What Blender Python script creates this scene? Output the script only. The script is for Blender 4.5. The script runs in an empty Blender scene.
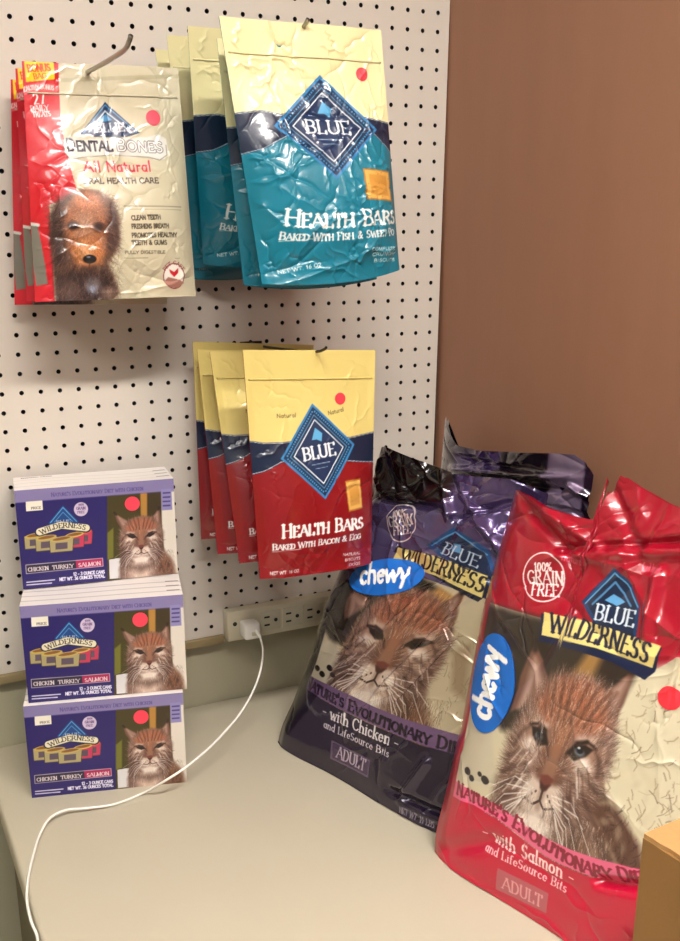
import bpy, math, random
import numpy as np
from mathutils import Vector, Matrix, Euler

PI = math.pi
SC = bpy.context.scene
COL = SC.collection

# ------------------------------------------------------------------ camera model
# world: X to the right along the pegboard, Y into the board (front face y=0), Z up, floor z=0
OZ = 1.515                        # height of the peg-hole row used as reference
CT = OZ - .615                    # counter top
WX, WH = 680, 941
F_PX, CX, CY = 984.70, 308.85, 523.44
CAM = np.array([-.2093, -1.3492, .0975 + OZ])
ROT = Euler((1.2863, .0072, -.4396), 'XYZ')
RM = np.array(ROT.to_matrix())

def hit(px, py, n, d):
    r = RM @ np.array([(px-CX)/F_PX, -(py-CY)/F_PX, -1.0])
    t = (d - n@CAM)/(n@r)
    return CAM + t*r
def onY(px, py, y): return hit(px, py, np.array([0, 1., 0]), y)
def onZ(px, py, z): return hit(px, py, np.array([0, 0, 1.]), z)
def onX(px, py, x): return hit(px, py, np.array([1., 0, 0]), x)

cam_d = bpy.data.cameras.new('camera'); cam = bpy.data.objects.new('camera', cam_d); COL.objects.link(cam)
cam.location = CAM; cam.rotation_euler = ROT
cam_d.sensor_fit = 'HORIZONTAL'; cam_d.sensor_width = 36; cam_d.lens = F_PX/WX*36
cam_d.shift_x = (WX/2-CX)/WX; cam_d.shift_y = (CY-WH/2)/WX
cam_d.clip_start = .02
SC.camera = cam

# ------------------------------------------------------------------ tags and meshes
def tag(o, label=None, cat=None, group=None, kind=None):
    if label: o['label'] = label
    if cat: o['category'] = cat
    if group: o['group'] = group
    if kind: o['kind'] = kind
    return o
def empty(name, loc, rz=0):
    o = bpy.data.objects.new(name, None); COL.objects.link(o)
    o.location = loc; o.rotation_euler = (0, 0, rz); o.empty_display_size = .02
    return o
def lin(c):
    c = np.asarray(c, float)/255.
    return np.where(c <= .04045, c/12.92, ((c+.055)/1.055)**2.4)
def link(name, me, mats, parent=None):
    for m in (mats if isinstance(mats, (list, tuple)) else [mats]): me.materials.append(m)
    o = bpy.data.objects.new(name, me); COL.objects.link(o)
    if parent is not None: o.parent = parent
    return o
def grids(name, gl, mat, parent=None, origin=(0, 0, 0), smooth=True, autosmooth=False):
    """gl = list of (P[nv,nu,3], C[nv,nu,3] sRGB 0-255): several surface patches in ONE mesh with colour attribute"""
    Vs, Fs, Cs, base = [], [], [], 0
    for P, C in gl:
        nv, nu = P.shape[:2]
        idx = np.arange(nv*nu).reshape(nv, nu)+base
        Fs.append(np.stack([idx[:-1, :-1], idx[:-1, 1:], idx[1:, 1:], idx[1:, :-1]], -1).reshape(-1, 4))
        Vs.append(P.reshape(-1, 3)); Cs.append(np.broadcast_to(C, P.shape).reshape(-1, 3)); base += nv*nu
    V = np.concatenate(Vs)-np.array(origin); Fc = np.concatenate(Fs); C = lin(np.concatenate(Cs))
    me = bpy.data.meshes.new(name)
    me.vertices.add(len(V)); me.vertices.foreach_set('co', V.astype(np.float32).ravel())
    me.loops.add(Fc.size); me.loops.foreach_set('vertex_index', Fc.astype(np.int32).ravel())
    me.polygons.add(len(Fc)); me.polygons.foreach_set('loop_start', (np.arange(len(Fc))*4).astype(np.int32))
    me.polygons.foreach_set('use_smooth', np.full(len(Fc), smooth))
    me.update(calc_edges=True)
    at = me.color_attributes.new('print', 'FLOAT_COLOR', 'POINT')
    at.data.foreach_set('color', np.concatenate([C, np.ones((len(C), 1))], 1).astype(np.float32).ravel())
    return link(name, me, mat, parent)
class MB:
    def __init__(s): s.v = []; s.f = []; s.m = []; s.sm = []
    def add(s, v, f, m=0, sm=False):
        b = len(s.v); s.v += [tuple(p) for p in v]; s.f += [tuple(i+b for i in q) for q in f]
        s.m += [m]*len(f); s.sm += [sm]*len(f); return s
    def box(s, c, d, m=0, rot=None, bev=0):
        x, y, z = d[0]/2, d[1]/2, d[2]/2
        if bev <= 0:
            v = [(i*x, j*y, k*z) for k in (-1, 1) for j in (-1, 1) for i in (-1, 1)]
            f = [(0, 2, 3, 1), (4, 5, 7, 6), (0, 1, 5, 4), (2, 6, 7, 3), (0, 4, 6, 2), (1, 3, 7, 5)]
        else:
            import bmesh
            bm = bmesh.new(); bmesh.ops.create_cube(bm, size=1)
            bmesh.ops.scale(bm, vec=(2*x, 2*y, 2*z), verts=bm.verts)
            bmesh.ops.bevel(bm, geom=bm.edges[:], offset=bev, segments=3, affect='EDGES', profile=.5)
            v = [tuple(q.co) for q in bm.verts]; f = [tuple(q.index for q in p.verts) for p in bm.faces]; bm.free()
        if rot is not None: v = [tuple(rot @ Vector(p)) for p in v]
        return s.add([(p[0]+c[0], p[1]+c[1], p[2]+c[2]) for p in v], f, m, bev > 0)
    def cyl(s, a, b, r, n=16, m=0, r2=None):
        a = Vector(a); b = Vector(b); d = (b-a).normalized(); e = d.orthogonal().normalized(); g = d.cross(e)
        r2 = r if r2 is None else r2
        v = [a+(e*math.cos(t)+g*math.sin(t))*r for t in [2*PI*i/n for i in range(n)]]
        v += [b+(e*math.cos(t)+g*math.sin(t))*r2 for t in [2*PI*i/n for i in range(n)]]
        return s.add(v, [(i, (i+1) % n, n+(i+1) % n, n+i) for i in range(n)]+[tuple(range(n))[::-1], tuple(range(n, 2*n))], m)
    def tube(s, pts, r, n=10, m=0, sub=6):
        P = [Vector(p) for p in pts]; Q = []
        for i in range(len(P)-1):
            p0, p1, p2, p3 = P[max(i-1, 0)], P[i], P[i+1], P[min(i+2, len(P)-1)]
            for k in range(sub):
                t = k/sub
                Q.append(.5*((2*p1)+(p2-p0)*t+(2*p0-5*p1+4*p2-p3)*t*t+(3*p1-p0-3*p2+p3)*t**3))
        Q.append(P[-1]); up = None; v = []
        for i, q in enumerate(Q):
            d = (Q[min(i+1, len(Q)-1)]-Q[max(i-1, 0)]).normalized()
            if up is None: up = d.orthogonal().normalized()
            up = (up-d*up.dot(d)).normalized(); g = d.cross(up)
            v += [q+(up*math.cos(t)+g*math.sin(t))*r for t in [2*PI*k/n for k in range(n)]]
        L = len(Q)
        f = [(i*n+k, i*n+(k+1) % n, (i+1)*n+(k+1) % n, (i+1)*n+k) for i in range(L-1) for k in range(n)]
        f += [tuple(range(n))[::-1], tuple(range((L-1)*n, L*n))]
        return s.add(v, f, m, True)
    def build(s, name, mats, parent=None, origin=(0, 0, 0)):
        me = bpy.data.meshes.new(name)
        o = origin
        me.from_pydata([(p[0]-o[0], p[1]-o[1], p[2]-o[2]) for p in s.v], [], s.f)
        me.polygons.foreach_set('material_index', s.m); me.polygons.foreach_set('use_smooth', s.sm)
        me.update()
        return link(name, me, mats, parent)

# ------------------------------------------------------------------ materials
def mat(name, col=(200, 200, 200), rough=.5, metal=0., coat=0., coat_r=.1, attr=False, bump=0, bscale=40, bdetail=4,
        spec=.5, vary=0, vscale=5, stretch=(1, 1, 1), emit=0, sheen=0, trans=0):
    m = bpy.data.materials.new(name); m.use_nodes = True; nt = m.node_tree; N = nt.nodes; L = nt.links
    b = N['Principled BSDF']
    b.inputs['Roughness'].default_value = rough; b.inputs['Metallic'].default_value = metal
    b.inputs['Coat Weight'].default_value = coat; b.inputs['Coat Roughness'].default_value = coat_r
    b.inputs['Specular IOR Level'].default_value = spec
    tc = N.new('ShaderNodeTexCoord'); mp = N.new('ShaderNodeMapping'); mp.inputs['Scale'].default_value = stretch
    L.new(tc.outputs['Object'], mp.inputs['Vector'])
    c = tuple(lin(col))+(1,)
    if attr:
        a = N.new('ShaderNodeAttribute'); a.attribute_name = 'print'; src = a.outputs['Color']
    else:
        r = N.new('ShaderNodeRGB'); r.outputs[0].default_value = c; src = r.outputs[0]
    if vary:
        nz = N.new('ShaderNodeTexNoise'); nz.inputs['Scale'].default_value = vscale; nz.inputs['Detail'].default_value = 6
        L.new(mp.outputs['Vector'], nz.inputs['Vector'])
        mr = N.new('ShaderNodeMapRange'); mr.inputs['From Min'].default_value = .3; mr.inputs['From Max'].default_value = .7
        mr.inputs['To Min'].default_value = 1-vary; mr.inputs['To Max'].default_value = 1+vary
        L.new(nz.outputs['Fac'], mr.inputs['Value'])
        mx = N.new('ShaderNodeVectorMath'); mx.operation = 'SCALE'
        L.new(src, mx.inputs[0]); L.new(mr.outputs['Result'], mx.inputs['Scale']); src = mx.outputs['Vector']
    L.new(src, b.inputs['Base Color'])
    if emit:
        L.new(src, b.inputs['Emission Color']); b.inputs['Emission Strength'].default_value = emit
    if bump:
        nz = N.new('ShaderNodeTexNoise'); nz.inputs['Scale'].default_value = bscale; nz.inputs['Detail'].default_value = bdetail
        L.new(mp.outputs['Vector'], nz.inputs['Vector'])
        bp = N.new('ShaderNodeBump'); bp.inputs['Strength'].default_value = 1; bp.inputs['Distance'].default_value = bump
        L.new(nz.outputs['Fac'], bp.inputs['Height']); L.new(bp.outputs['Normal'], b.inputs['Normal'])
        if coat: L.new(bp.outputs['Normal'], b.inputs['Coat Normal'])
    return m

M_PEG = mat('painted_hardboard', (216, 207, 195), .55, bump=.0001, bscale=300, vary=.015, vscale=6)
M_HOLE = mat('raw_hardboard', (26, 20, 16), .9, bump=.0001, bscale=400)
M_BACK = mat('shade_backing', (14, 11, 9), .95, bump=.0001, bscale=300)  # near-black colour stands in for the shade behind the board
M_WALL = mat('beige_paint', (176, 171, 146), .6, bump=.0002, bscale=80, vary=.03, vscale=3)
M_TRIM = mat('olive_trim', (150, 133, 96), .5, bump=.0002, bscale=60, vary=.05, vscale=8)
M_BROWN = mat('brown_laminate', (160, 115, 91), .5, spec=.3, bump=.0002, bscale=60, vary=.035, vscale=5, stretch=(1, 4, .8))
M_COUNTER = mat('counter_laminate', (186, 178, 158), .38, spec=.4, bump=.0001, bscale=200, vary=.02, vscale=7)
M_CABINET = mat('cabinet_side', (120, 112, 88), .6, bump=.0001, bscale=90, vary=.03, vscale=4)
M_FLOOR = mat('floor_vinyl', (118, 112, 92), .5, bump=.0002, bscale=30, vary=.08, vscale=9)
M_POUCH = mat('pouch_film', rough=.36, coat=.55, coat_r=.1, attr=True, bump=.0006, bscale=45, bdetail=2)
M_FOIL = mat('bag_foil', rough=.3, coat=.8, coat_r=.07, attr=True, bump=.0007, bscale=38, bdetail=2)
M_PURPLE = mat('purple_foil', rough=.24, metal=.5, coat=1, coat_r=.06, attr=True, bump=.0008, bscale=30, bdetail=2)
M_CARD = mat('printed_card', rough=.42, coat=.15, coat_r=.25, attr=True, bump=.00008, bscale=120)
M_STICK = mat('round_label_paper', (238, 62, 74), .45, attr=True, bump=.00005, bscale=300)
M_STICKG = mat('glossy_label', rough=.25, coat=.4, attr=True, bump=.00005, bscale=200)
M_STEEL = mat('zinc_wire', (150, 146, 136), .28, metal=1, bump=.00005, bscale=300)
M_DSTEEL = mat('dark_wire', (62, 56, 50), .35, metal=.9, bump=.00005, bscale=300)
M_STRIP = mat('strip_enamel', (206, 198, 172), .4, bump=.0001, bscale=100, vary=.02)
M_SLOT = mat('socket_slot', (30, 42, 34), .7, bump=.0001, bscale=300)
M_OUT = mat('socket_face', (200, 194, 170), .35, bump=.00005, bscale=200)
M_CHG = mat('charger_plastic', (238, 236, 228), .22, coat=.3, bump=.00003, bscale=200)
M_CARTON = mat('kraft_board', (146, 106, 56), .75, bump=.0003, bscale=150, vary=.05, vscale=14)
M_KRAFT = mat('kraft_lid', (184, 140, 88), .75, bump=.0004, bscale=120, vary=.05, vscale=14)
M_CEIL = mat('ceiling_tile', (225, 222, 212), .9, bump=.001, bscale=60)
M_LAMP = mat('lamp_diffuser', (255, 250, 243), .5, emit=9, bump=.0001, bscale=100)
M_FRAME = mat('lamp_frame', (230, 230, 228), .4, bump=.0001, bscale=100)

# ------------------------------------------------------------------ print canvas
RNG = np.random.default_rng(7)
class Cv:
    """a printed sheet in centimetres, painted in numpy and read back per vertex"""
    def __init__(s, x0, y0, x1, y1, pp, bg, q=None):
        s.x0, s.y0, s.pp = x0, y0, pp
        s.W = int((x1-x0)*pp)+1; s.H = int((y1-y0)*pp)+1
        s.a = np.empty((s.H, s.W, 3), np.float32); s.a[:] = bg
        s.q = q if q else (lambda x, y: (x, y))
    def P(s, pts): return np.array([s.q(*p) for p in pts], float)
    def win(s, p, pad):
        i0 = int(max(0, (p[:, 0].min()-pad-s.x0)*s.pp)); i1 = int(min(s.W, (p[:, 0].max()+pad-s.x0)*s.pp+2))
        j0 = int(max(0, (p[:, 1].min()-pad-s.y0)*s.pp)); j1 = int(min(s.H, (p[:, 1].max()+pad-s.y0)*s.pp+2))
        if i1 <= i0 or j1 <= j0: return None
        X, Y = np.meshgrid(np.arange(i0, i1)/s.pp+s.x0, np.arange(j0, j1)/s.pp+s.y0)
        return (slice(j0, j1), slice(i0, i1)), X, Y
    def mix(s, sl, m, col):
        m = m[..., None]; s.a[sl] = s.a[sl]*(1-m)+np.asarray(col, np.float32)*m
    def segd(s, X, Y, a, b):
        d = b-a; L = d@d+1e-12
        t = np.clip(((X-a[0])*d[0]+(Y-a[1])*d[1])/L, 0, 1)
        return np.hypot(X-a[0]-t*d[0], Y-a[1]-t*d[1])
    def poly(s, pts, col, al=1., soft=0., raw=False):
        p = np.array(pts, float) if raw else s.P(pts)
        w = s.win(p, .1+soft)
        if w is None: return
        sl, X, Y = w; ins = np.zeros(X.shape, bool); D = np.full(X.shape, 1e9)
        for k in range(len(p)):
            a, b = p[k-1], p[k]
            D = np.minimum(D, s.segd(X, Y, a, b))
            if a[1] != b[1]:
                c = ((a[1] > Y) != (b[1] > Y)) & (X < (b[0]-a[0])*(Y-a[1])/(b[1]-a[1])+a[0])
                ins ^= c
        D = np.where(ins, D, -D); e = max(soft, .5/s.pp)
        s.mix(sl, np.clip(.5+D/(2*e), 0, 1)*al, col)
    def line(s, pts, w, col, al=1., raw=False, soft=0., closed=False):
        p = np.array(pts, float) if raw else s.P(pts)
        if closed: p = np.concatenate([p, p[:1]])
        ws = w if isinstance(w, (list, np.ndarray)) else [w]*(len(p)-1)
        wn = s.win(p, max(ws)+.1+soft)
        if wn is None: return
        sl, X, Y = wn; m = np.zeros(X.shape); e = max(soft, .5/s.pp)
        for k in range(len(p)-1):
            m = np.maximum(m, np.clip(.5+(ws[k]/2-s.segd(X, Y, p[k], p[k+1]))/(2*e), 0, 1))
        s.mix(sl, m*al, col)
    def ell(s, c, rx, ry, col, rot=0., al=1., soft=0., raw=False, ring=0):
        c = np.array(c, float) if raw else s.P([c])[0]
        R = max(rx, ry); w = s.win(np.array([c-R, c+R]), .1+soft)
        if w is None: return
        sl, X, Y = w; cr, sr = math.cos(rot), math.sin(rot)
        x = ((X-c[0])*cr+(Y-c[1])*sr)/rx; y = (-(X-c[0])*sr+(Y-c[1])*cr)/ry
        r = np.hypot(x, y); e = max(soft, .5/s.pp)/min(rx, ry)
        m = np.clip(.5+(1-r)/(2*e), 0, 1)
        if ring: m = m*np.clip(.5+(r-1+ring/min(rx, ry))/(2*e), 0, 1)
        s.mix(sl, m*al, col)
    def noise(s, amt, sc, seed=0, mask=None, col=None):
        n = fnoise(s.W/s.pp/sc, s.H/s.pp/sc, s.W, s.H, seed)
        if col is None: s.a *= (1+amt*(n[..., None]-.5)*2)
    def get(s, x, y):
        fx = np.clip((x-s.x0)*s.pp, 0, s.W-1.001); fy = np.clip((y-s.y0)*s.pp, 0, s.H-1.001)
        i = fx.astype(int); j = fy.astype(int); u = (fx-i)[..., None]; v = (fy-j)[..., None]; a = s.a
        return np.clip((a[j, i]*(1-u)+a[j, i+1]*u)*(1-v)+(a[j+1, i]*(1-u)+a[j+1, i+1]*u)*v, 0, 255)
    def hairs(s, roots, dirs, ln, amp=.25, al=.6, col=None, K=8, curl=.3):
        """many fine hair strokes scattered at once (roots/dirs in cm)"""
        n = len(roots); t = np.linspace(0, 1, K)[None]; L = np.broadcast_to(ln, (n,))[:, None]
        nx = -dirs[:, 1:2]; ny = dirs[:, :1]; cu = RNG.normal(0, curl, (n, 1))
        X = roots[:, :1]+L*(dirs[:, :1]*t+nx*cu*t*t); Y = roots[:, 1:]+L*(dirs[:, 1:]*t+ny*cu*t*t)
        i = ((X-s.x0)*s.pp).astype(int); j = ((Y-s.y0)*s.pp).astype(int)
        ok = (i >= 0) & (i < s.W) & (j >= 0) & (j < s.H); i = np.clip(i, 0, s.W-1); j = np.clip(j, 0, s.H-1)
        c = (s.a[j[:, 0], i[:, 0]] if col is None else np.broadcast_to(np.asarray(col, np.float32), (n, 3)))
        c = np.clip(c*(1+RNG.uniform(-amp, amp, (n, 1))), 0, 255)
        A = (al*(1-t**2))*ok
        for k in range(K):
            a_ = A[:, k:k+1]; s.a[j[:, k], i[:, k]] = s.a[j[:, k], i[:, k]]*(1-a_)+c*a_

def fnoise(fx, fy, W, H, seed=0, oct=4, gain=.5):
    r = np.random.default_rng(seed); out = np.zeros((H, W)); tot = 0; a = 1.
    for o in range(oct):
        nx = int(fx*2**o)+3; ny = int(fy*2**o)+3; g = r.random((ny+1, nx+1))
        X = np.linspace(0, fx*2**o, W); Y = np.linspace(0, fy*2**o, H)
        i = X.astype(int); j = Y.astype(int); u = X-i; v = Y-j; u = u*u*(3-2*u); v = v*v*(3-2*v)
        i = np.minimum(i, nx-1); j = np.minimum(j, ny-1)
        A = g[np.ix_(j, i)]*(1-u)+g[np.ix_(j, i+1)]*u; B = g[np.ix_(j+1, i)]*(1-u)+g[np.ix_(j+1, i+1)]*u
        out += a*(A*(1-v[:, None])+B*v[:, None]); tot += a; a *= gain
    return out/tot

# ------------------------------------------------------------------ lettering (pen strokes)
def arc(cx, cy, rx, ry, a0, a1, n=9):
    return [(cx+rx*math.cos(math.radians(a0+(a1-a0)*k/n)), cy+ry*math.sin(math.radians(a0+(a1-a0)*k/n))) for k in range(n+1)]
G = {
 'A': (.82, [[(0, 0), (.4, 1)], [(.42, 1), (.82, 0)], [(.15, .36), (.66, .36)]]),
 'B': (.66, [[(.1, 0), (.1, 1)], [(.1, 1), (.35, 1)]+arc(.35, .76, .22, .24, 90, -90)+[(.1, .52)], [(.1, .52), (.36, .52)]+arc(.36, .26, .26, .26, 90, -90)+[(.1, 0)]]),
 'C': (.74, [arc(.42, .5, .38, .5, 42, 318, 14)]),
 'D': (.76, [[(.1, 0), (.1, 1)], [(.1, 1), (.3, 1)]+arc(.3, .5, .4, .5, 90, -90, 12)+[(.1, 0)]]),
 'E': (.62, [[(.1, 0), (.1, 1)], [(.1, 1), (.58, 1), (.58, .86)], [(.1, .52), (.46, .52)], [(.1, 0), (.6, 0), (.6, .15)]]),
 'F': (.58, [[(.1, 0), (.1, 1)], [(.1, 1), (.56, 1), (.56, .86)], [(.1, .52), (.44, .52)]]),
 'G': (.78, [arc(.42, .5, .38, .5, 45, 325, 14), [(.74, .1), (.74, .45), (.5, .45)]]),
 'H': (.78, [[(.1, 0), (.1, 1)], [(.68, 0), (.68, 1)], [(.1, .52), (.68, .52)]]),
 'I': (.28, [[(.14, 0), (.14, 1)]]),
 'J': (.5, [[(.36, 1), (.36, .2)]+arc(.2, .2, .16, .2, 0, -180, 6)]),
 'K': (.74, [[(.1, 0), (.1, 1)], [(.1, .42), (.64, 1)], [(.26, .58), (.7, 0)]]),
 'L': (.58, [[(.1, 0), (.1, 1)], [(.1, 0), (.56, 0), (.56, .18)]]),
 'M': (.95, [[(.1, 0), (.12, 1)], [(.12, 1), (.47, .05)], [(.47, .05), (.82, 1)], [(.84, 1), (.85, 0)]]),
 'N': (.8, [[(.1, 0), (.1, 1)], [(.1, 1), (.7, 0)], [(.7, 0), (.7, 1)]]),
 'O': (.84, [arc(.42, .5, .38, .5, 0, 360, 18)]),
 'P': (.62, [[(.1, 0), (.1, 1)], [(.1, 1), (.33, 1)]+arc(.33, .74, .24, .26, 90, -90)+[(.1, .48)]]),
 'R': (.74, [[(.1, 0), (.1, 1)], [(.1, 1), (.33, 1)]+arc(.33, .75, .24, .25, 90, -90)+[(.1, .5)], [(.34, .5), (.7, 0)]]),
 'S': (.6, [arc(.31, .75, .22, .25, 35, 270, 9)+arc(.29, .25, .24, .25, 90, -150, 9)]),
 'T': (.7, [[(.35, 0), (.35, 1)], [(.03, .84), (.03, 1), (.67, 1), (.67, .84)]]),
 'U': (.78, [[(.1, 1), (.1, .3)]+arc(.39, .3, .29, .3, 180, 360, 9)+[(.68, 1)]]),
 'V': (.8, [[(0, 1), (.4, 0)], [(.4, 0), (.8, 1)]]),
 'W': (1.1, [[(0, 1), (.3, 0)], [(.3, 0), (.55, .9)], [(.55, .9), (.82, 0)], [(.82, 0), (1.1, 1)]]),
 'Y': (.76, [[(.38, 0), (.38, .45)], [(0, 1), (.38, .45)], [(.38, .45), (.76, 1)]]),
 'X': (.76, [[(0, 1), (.7, 0)], [(0, 0), (.7, 1)]]),
 '0': (.62, [arc(.31, .5, .25, .5, 0, 360, 16)]), '1': (.4, [[(.06, .8), (.22, 1), (.22, 0)]]),
 '2': (.6, [arc(.3, .74, .22, .26, 160, -35, 8)+[(.08, 0), (.54, 0)]]),
 '7': (.58, [[(.05, 1), (.53, 1), (.22, 0)]]), '3': (.6, [arc(.28, .76, .22, .24, 150, -90, 8)+arc(.28, .26, .25, .26, 90, -150, 8)]),
 '6': (.6, [[(.45, 1), (.12, .45)]+arc(.3, .27, .22, .27, 140, -220, 12)]),
 '%': (.8, [arc(.18, .76, .14, .2, 0, 360, 8), arc(.62, .22, .14, .2, 0, 360, 8), [(.12, 0), (.68, 1)]]),
 '&': (.8, [[(.72, 0), (.2, .72)]+arc(.34, .82, .16, .16, 200, -40, 7)+[(.14, .3)]+arc(.3, .22, .22, .22, 160, 300, 6)+[(.7, .45)]]),
 '-': (.5, [[(.05, .38), (.45, .38)]]), "'": (.2, [[(.1, .75), (.1, 1)]]), '.': (.24, [[(.1, .02), (.12, .02)]]), ',': (.24, [[(.14, .04), (.06, -.15)]]),
 ' ': (.36, []),
 'a': (.54, [arc(.26, .3, .2, .3, 0, 360, 12), [(.46, .6), (.46, 0)]]), 'b': (.58, [[(.1, 1.05), (.1, 0)], arc(.3, .3, .21, .3, 0, 360, 12)]),
 'c': (.5, [arc(.28, .3, .22, .3, 45, 315, 10)]), 'd': (.58, [arc(.28, .3, .21, .3, 0, 360, 12), [(.49, 1.05), (.49, 0)]]),
 'e': (.52, [[(.07, .33), (.46, .33)]+arc(.27, .3, .2, .3, 10, 315, 11)]),
 'f': (.38, [[(.16, 0), (.16, .8)]+arc(.3, .82, .14, .2, 180, 50, 5), [(.02, .6), (.32, .6)]]),
 'g': (.56, [arc(.27, .3, .2, .3, 0, 360, 12), [(.47, .6), (.47, -.1)]+arc(.27, -.1, .2, .18, 0, -150, 6)]),
 'h': (.6, [[(.1, 0), (.1, 1.05)], [(.1, .4)]+arc(.3, .38, .2, .22, 180, 0, 7)+[(.5, 0)]]),
 'i': (.26, [[(.13, 0), (.13, .6)], [(.13, .84), (.14, .86)]]), 'k': (.56, [[(.1, 0), (.1, 1.05)], [(.1, .24), (.48, .6)], [(.24, .36), (.52, 0)]]),
 'l': (.24, [[(.12, 0), (.12, 1.05)]]), 'm': (.88, [[(.1, 0), (.1, .6)], [(.1, .4)]+arc(.27, .4, .17, .2, 180, 0, 6)+[(.44, 0)], [(.44, .4)]+arc(.61, .4, .17, .2, 180, 0, 6)+[(.78, 0)]]),
 'n': (.6, [[(.1, 0), (.1, .6)], [(.1, .38)]+arc(.3, .38, .2, .22, 180, 0, 7)+[(.5, 0)]]), 'o': (.56, [arc(.28, .3, .22, .3, 0, 360, 14)]),
 'p': (.58, [[(.1, -.3), (.1, .6)], arc(.3, .3, .21, .3, 0, 360, 12)]),
 'r': (.42, [[(.1, 0), (.1, .6)], [(.1, .36)]+arc(.28, .36, .18, .22, 180, 60, 5)]),
 's': (.44, [arc(.23, .45, .15, .15, 40, 270, 7)+arc(.21, .15, .16, .15, 90, -150, 7)]),
 't': (.36, [[(.16, .85), (.16, .1), (.3, .02)], [(.02, .6), (.32, .6)]]),
 'u': (.6, [[(.1, .6), (.1, .22)]+arc(.3, .22, .2, .22, 180, 360, 7)+[(.5, .6)], [(.5, .3), (.5, 0)]]),
 'v': (.54, [[(.02, .6), (.27, 0)], [(.27, 0), (.52, .6)]]), 'w': (.8, [[(.02, .6), (.22, 0)], [(.22, 0), (.4, .52)], [(.4, .52), (.58, 0)], [(.58, 0), (.78, .6)]]),
 'y': (.54, [[(.02, .6), (.28, 0)], [(.52, .6), (.16, -.3)]]),
}
def text(cv, st, base, h, col, w=.16, serif=True, thin=.4, small=None, gap=.1, raw=False, al=1., slant=0):
    """lettering fitted between the ends of a baseline (2 or more points)"""
    b = np.array(base, float) if raw else cv.P(base)
    if len(b) > 2:                                        # smooth through the points
        t = np.linspace(0, 1, 25); k = np.linspace(0, 1, len(b)); dg = len(b)-1 if len(b) <= 4 else 3
        b = np.stack([np.polyval(np.polyfit(k, b[:, i], dg), t) for i in (0, 1)], 1)
    sl = np.r_[0, np.cumsum(np.hypot(*np.diff(b, axis=0).T))]
    adv = []
    for i, ch in enumerate(st):
        sc = 1.
        if small and ch.islower(): sc = small
        g = G[ch.upper() if (small and ch.islower()) else ch]
        adv.append((ch, g, sc, (g[0]+gap)*sc))
    tot = sum(a[3] for a in adv)-gap; k = sl[-1]/tot; x = 0
    def at(d):
        px = np.interp(d, sl, b[:, 0]); py = np.interp(d, sl, b[:, 1])
        e = sl[-1]*.01+1e-6; d0, d1 = max(0, d-e), min(sl[-1], d+e)
        tx = np.interp(d1, sl, b[:, 0])-np.interp(d0, sl, b[:, 0]); ty = np.interp(d1, sl, b[:, 1])-np.interp(d0, sl, b[:, 1])
        n = math.hypot(tx, ty); return px, py, tx/n, ty/n
    for ch, g, sc, ad in adv:
        px, py, tx, ty = at((x+g[0]*sc/2)*k)
        def mp(p):
            u = (p[0]-g[0]/2)*sc*k+slant*p[1]*sc*h; v = p[1]*sc*h
            return (px+tx*u-ty*v, py+ty*u+tx*v)
        for pl in g[1]:
            ws = []
            for (a, c) in zip(pl[:-1], pl[1:]):
                dx, dy = (c[0]-a[0])*k, (c[1]-a[1])*h; r = abs(dy)/(math.hypot(dx, dy)+1e-9)
                if serif:
                    if abs(dx) > .12*abs(dy) and dx*dy > 0 and len(pl) == 2: r *= .45
                    ws.append(w*h*(thin+(1-thin)*r))
                else: ws.append(w*h)
            cv.line([mp(p) for p in pl], ws, col, al, raw=True)
            if serif:
                for e, o in ((pl[0], pl[1]), (pl[-1], pl[-2])):
                    if abs(e[1]-o[1])*h > abs(e[0]-o[0])*k*.8 and min(abs(e[1]), abs(e[1]-1), abs(e[1]-.6) if ch.islower() and not small else 9) < .03 and abs(e[1]-o[1]) > .3:
                        cv.line([mp((e[0]-.13, e[1])), mp((e[0]+.13, e[1]))], w*h*thin, col, al, raw=True)
        x += ad

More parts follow.
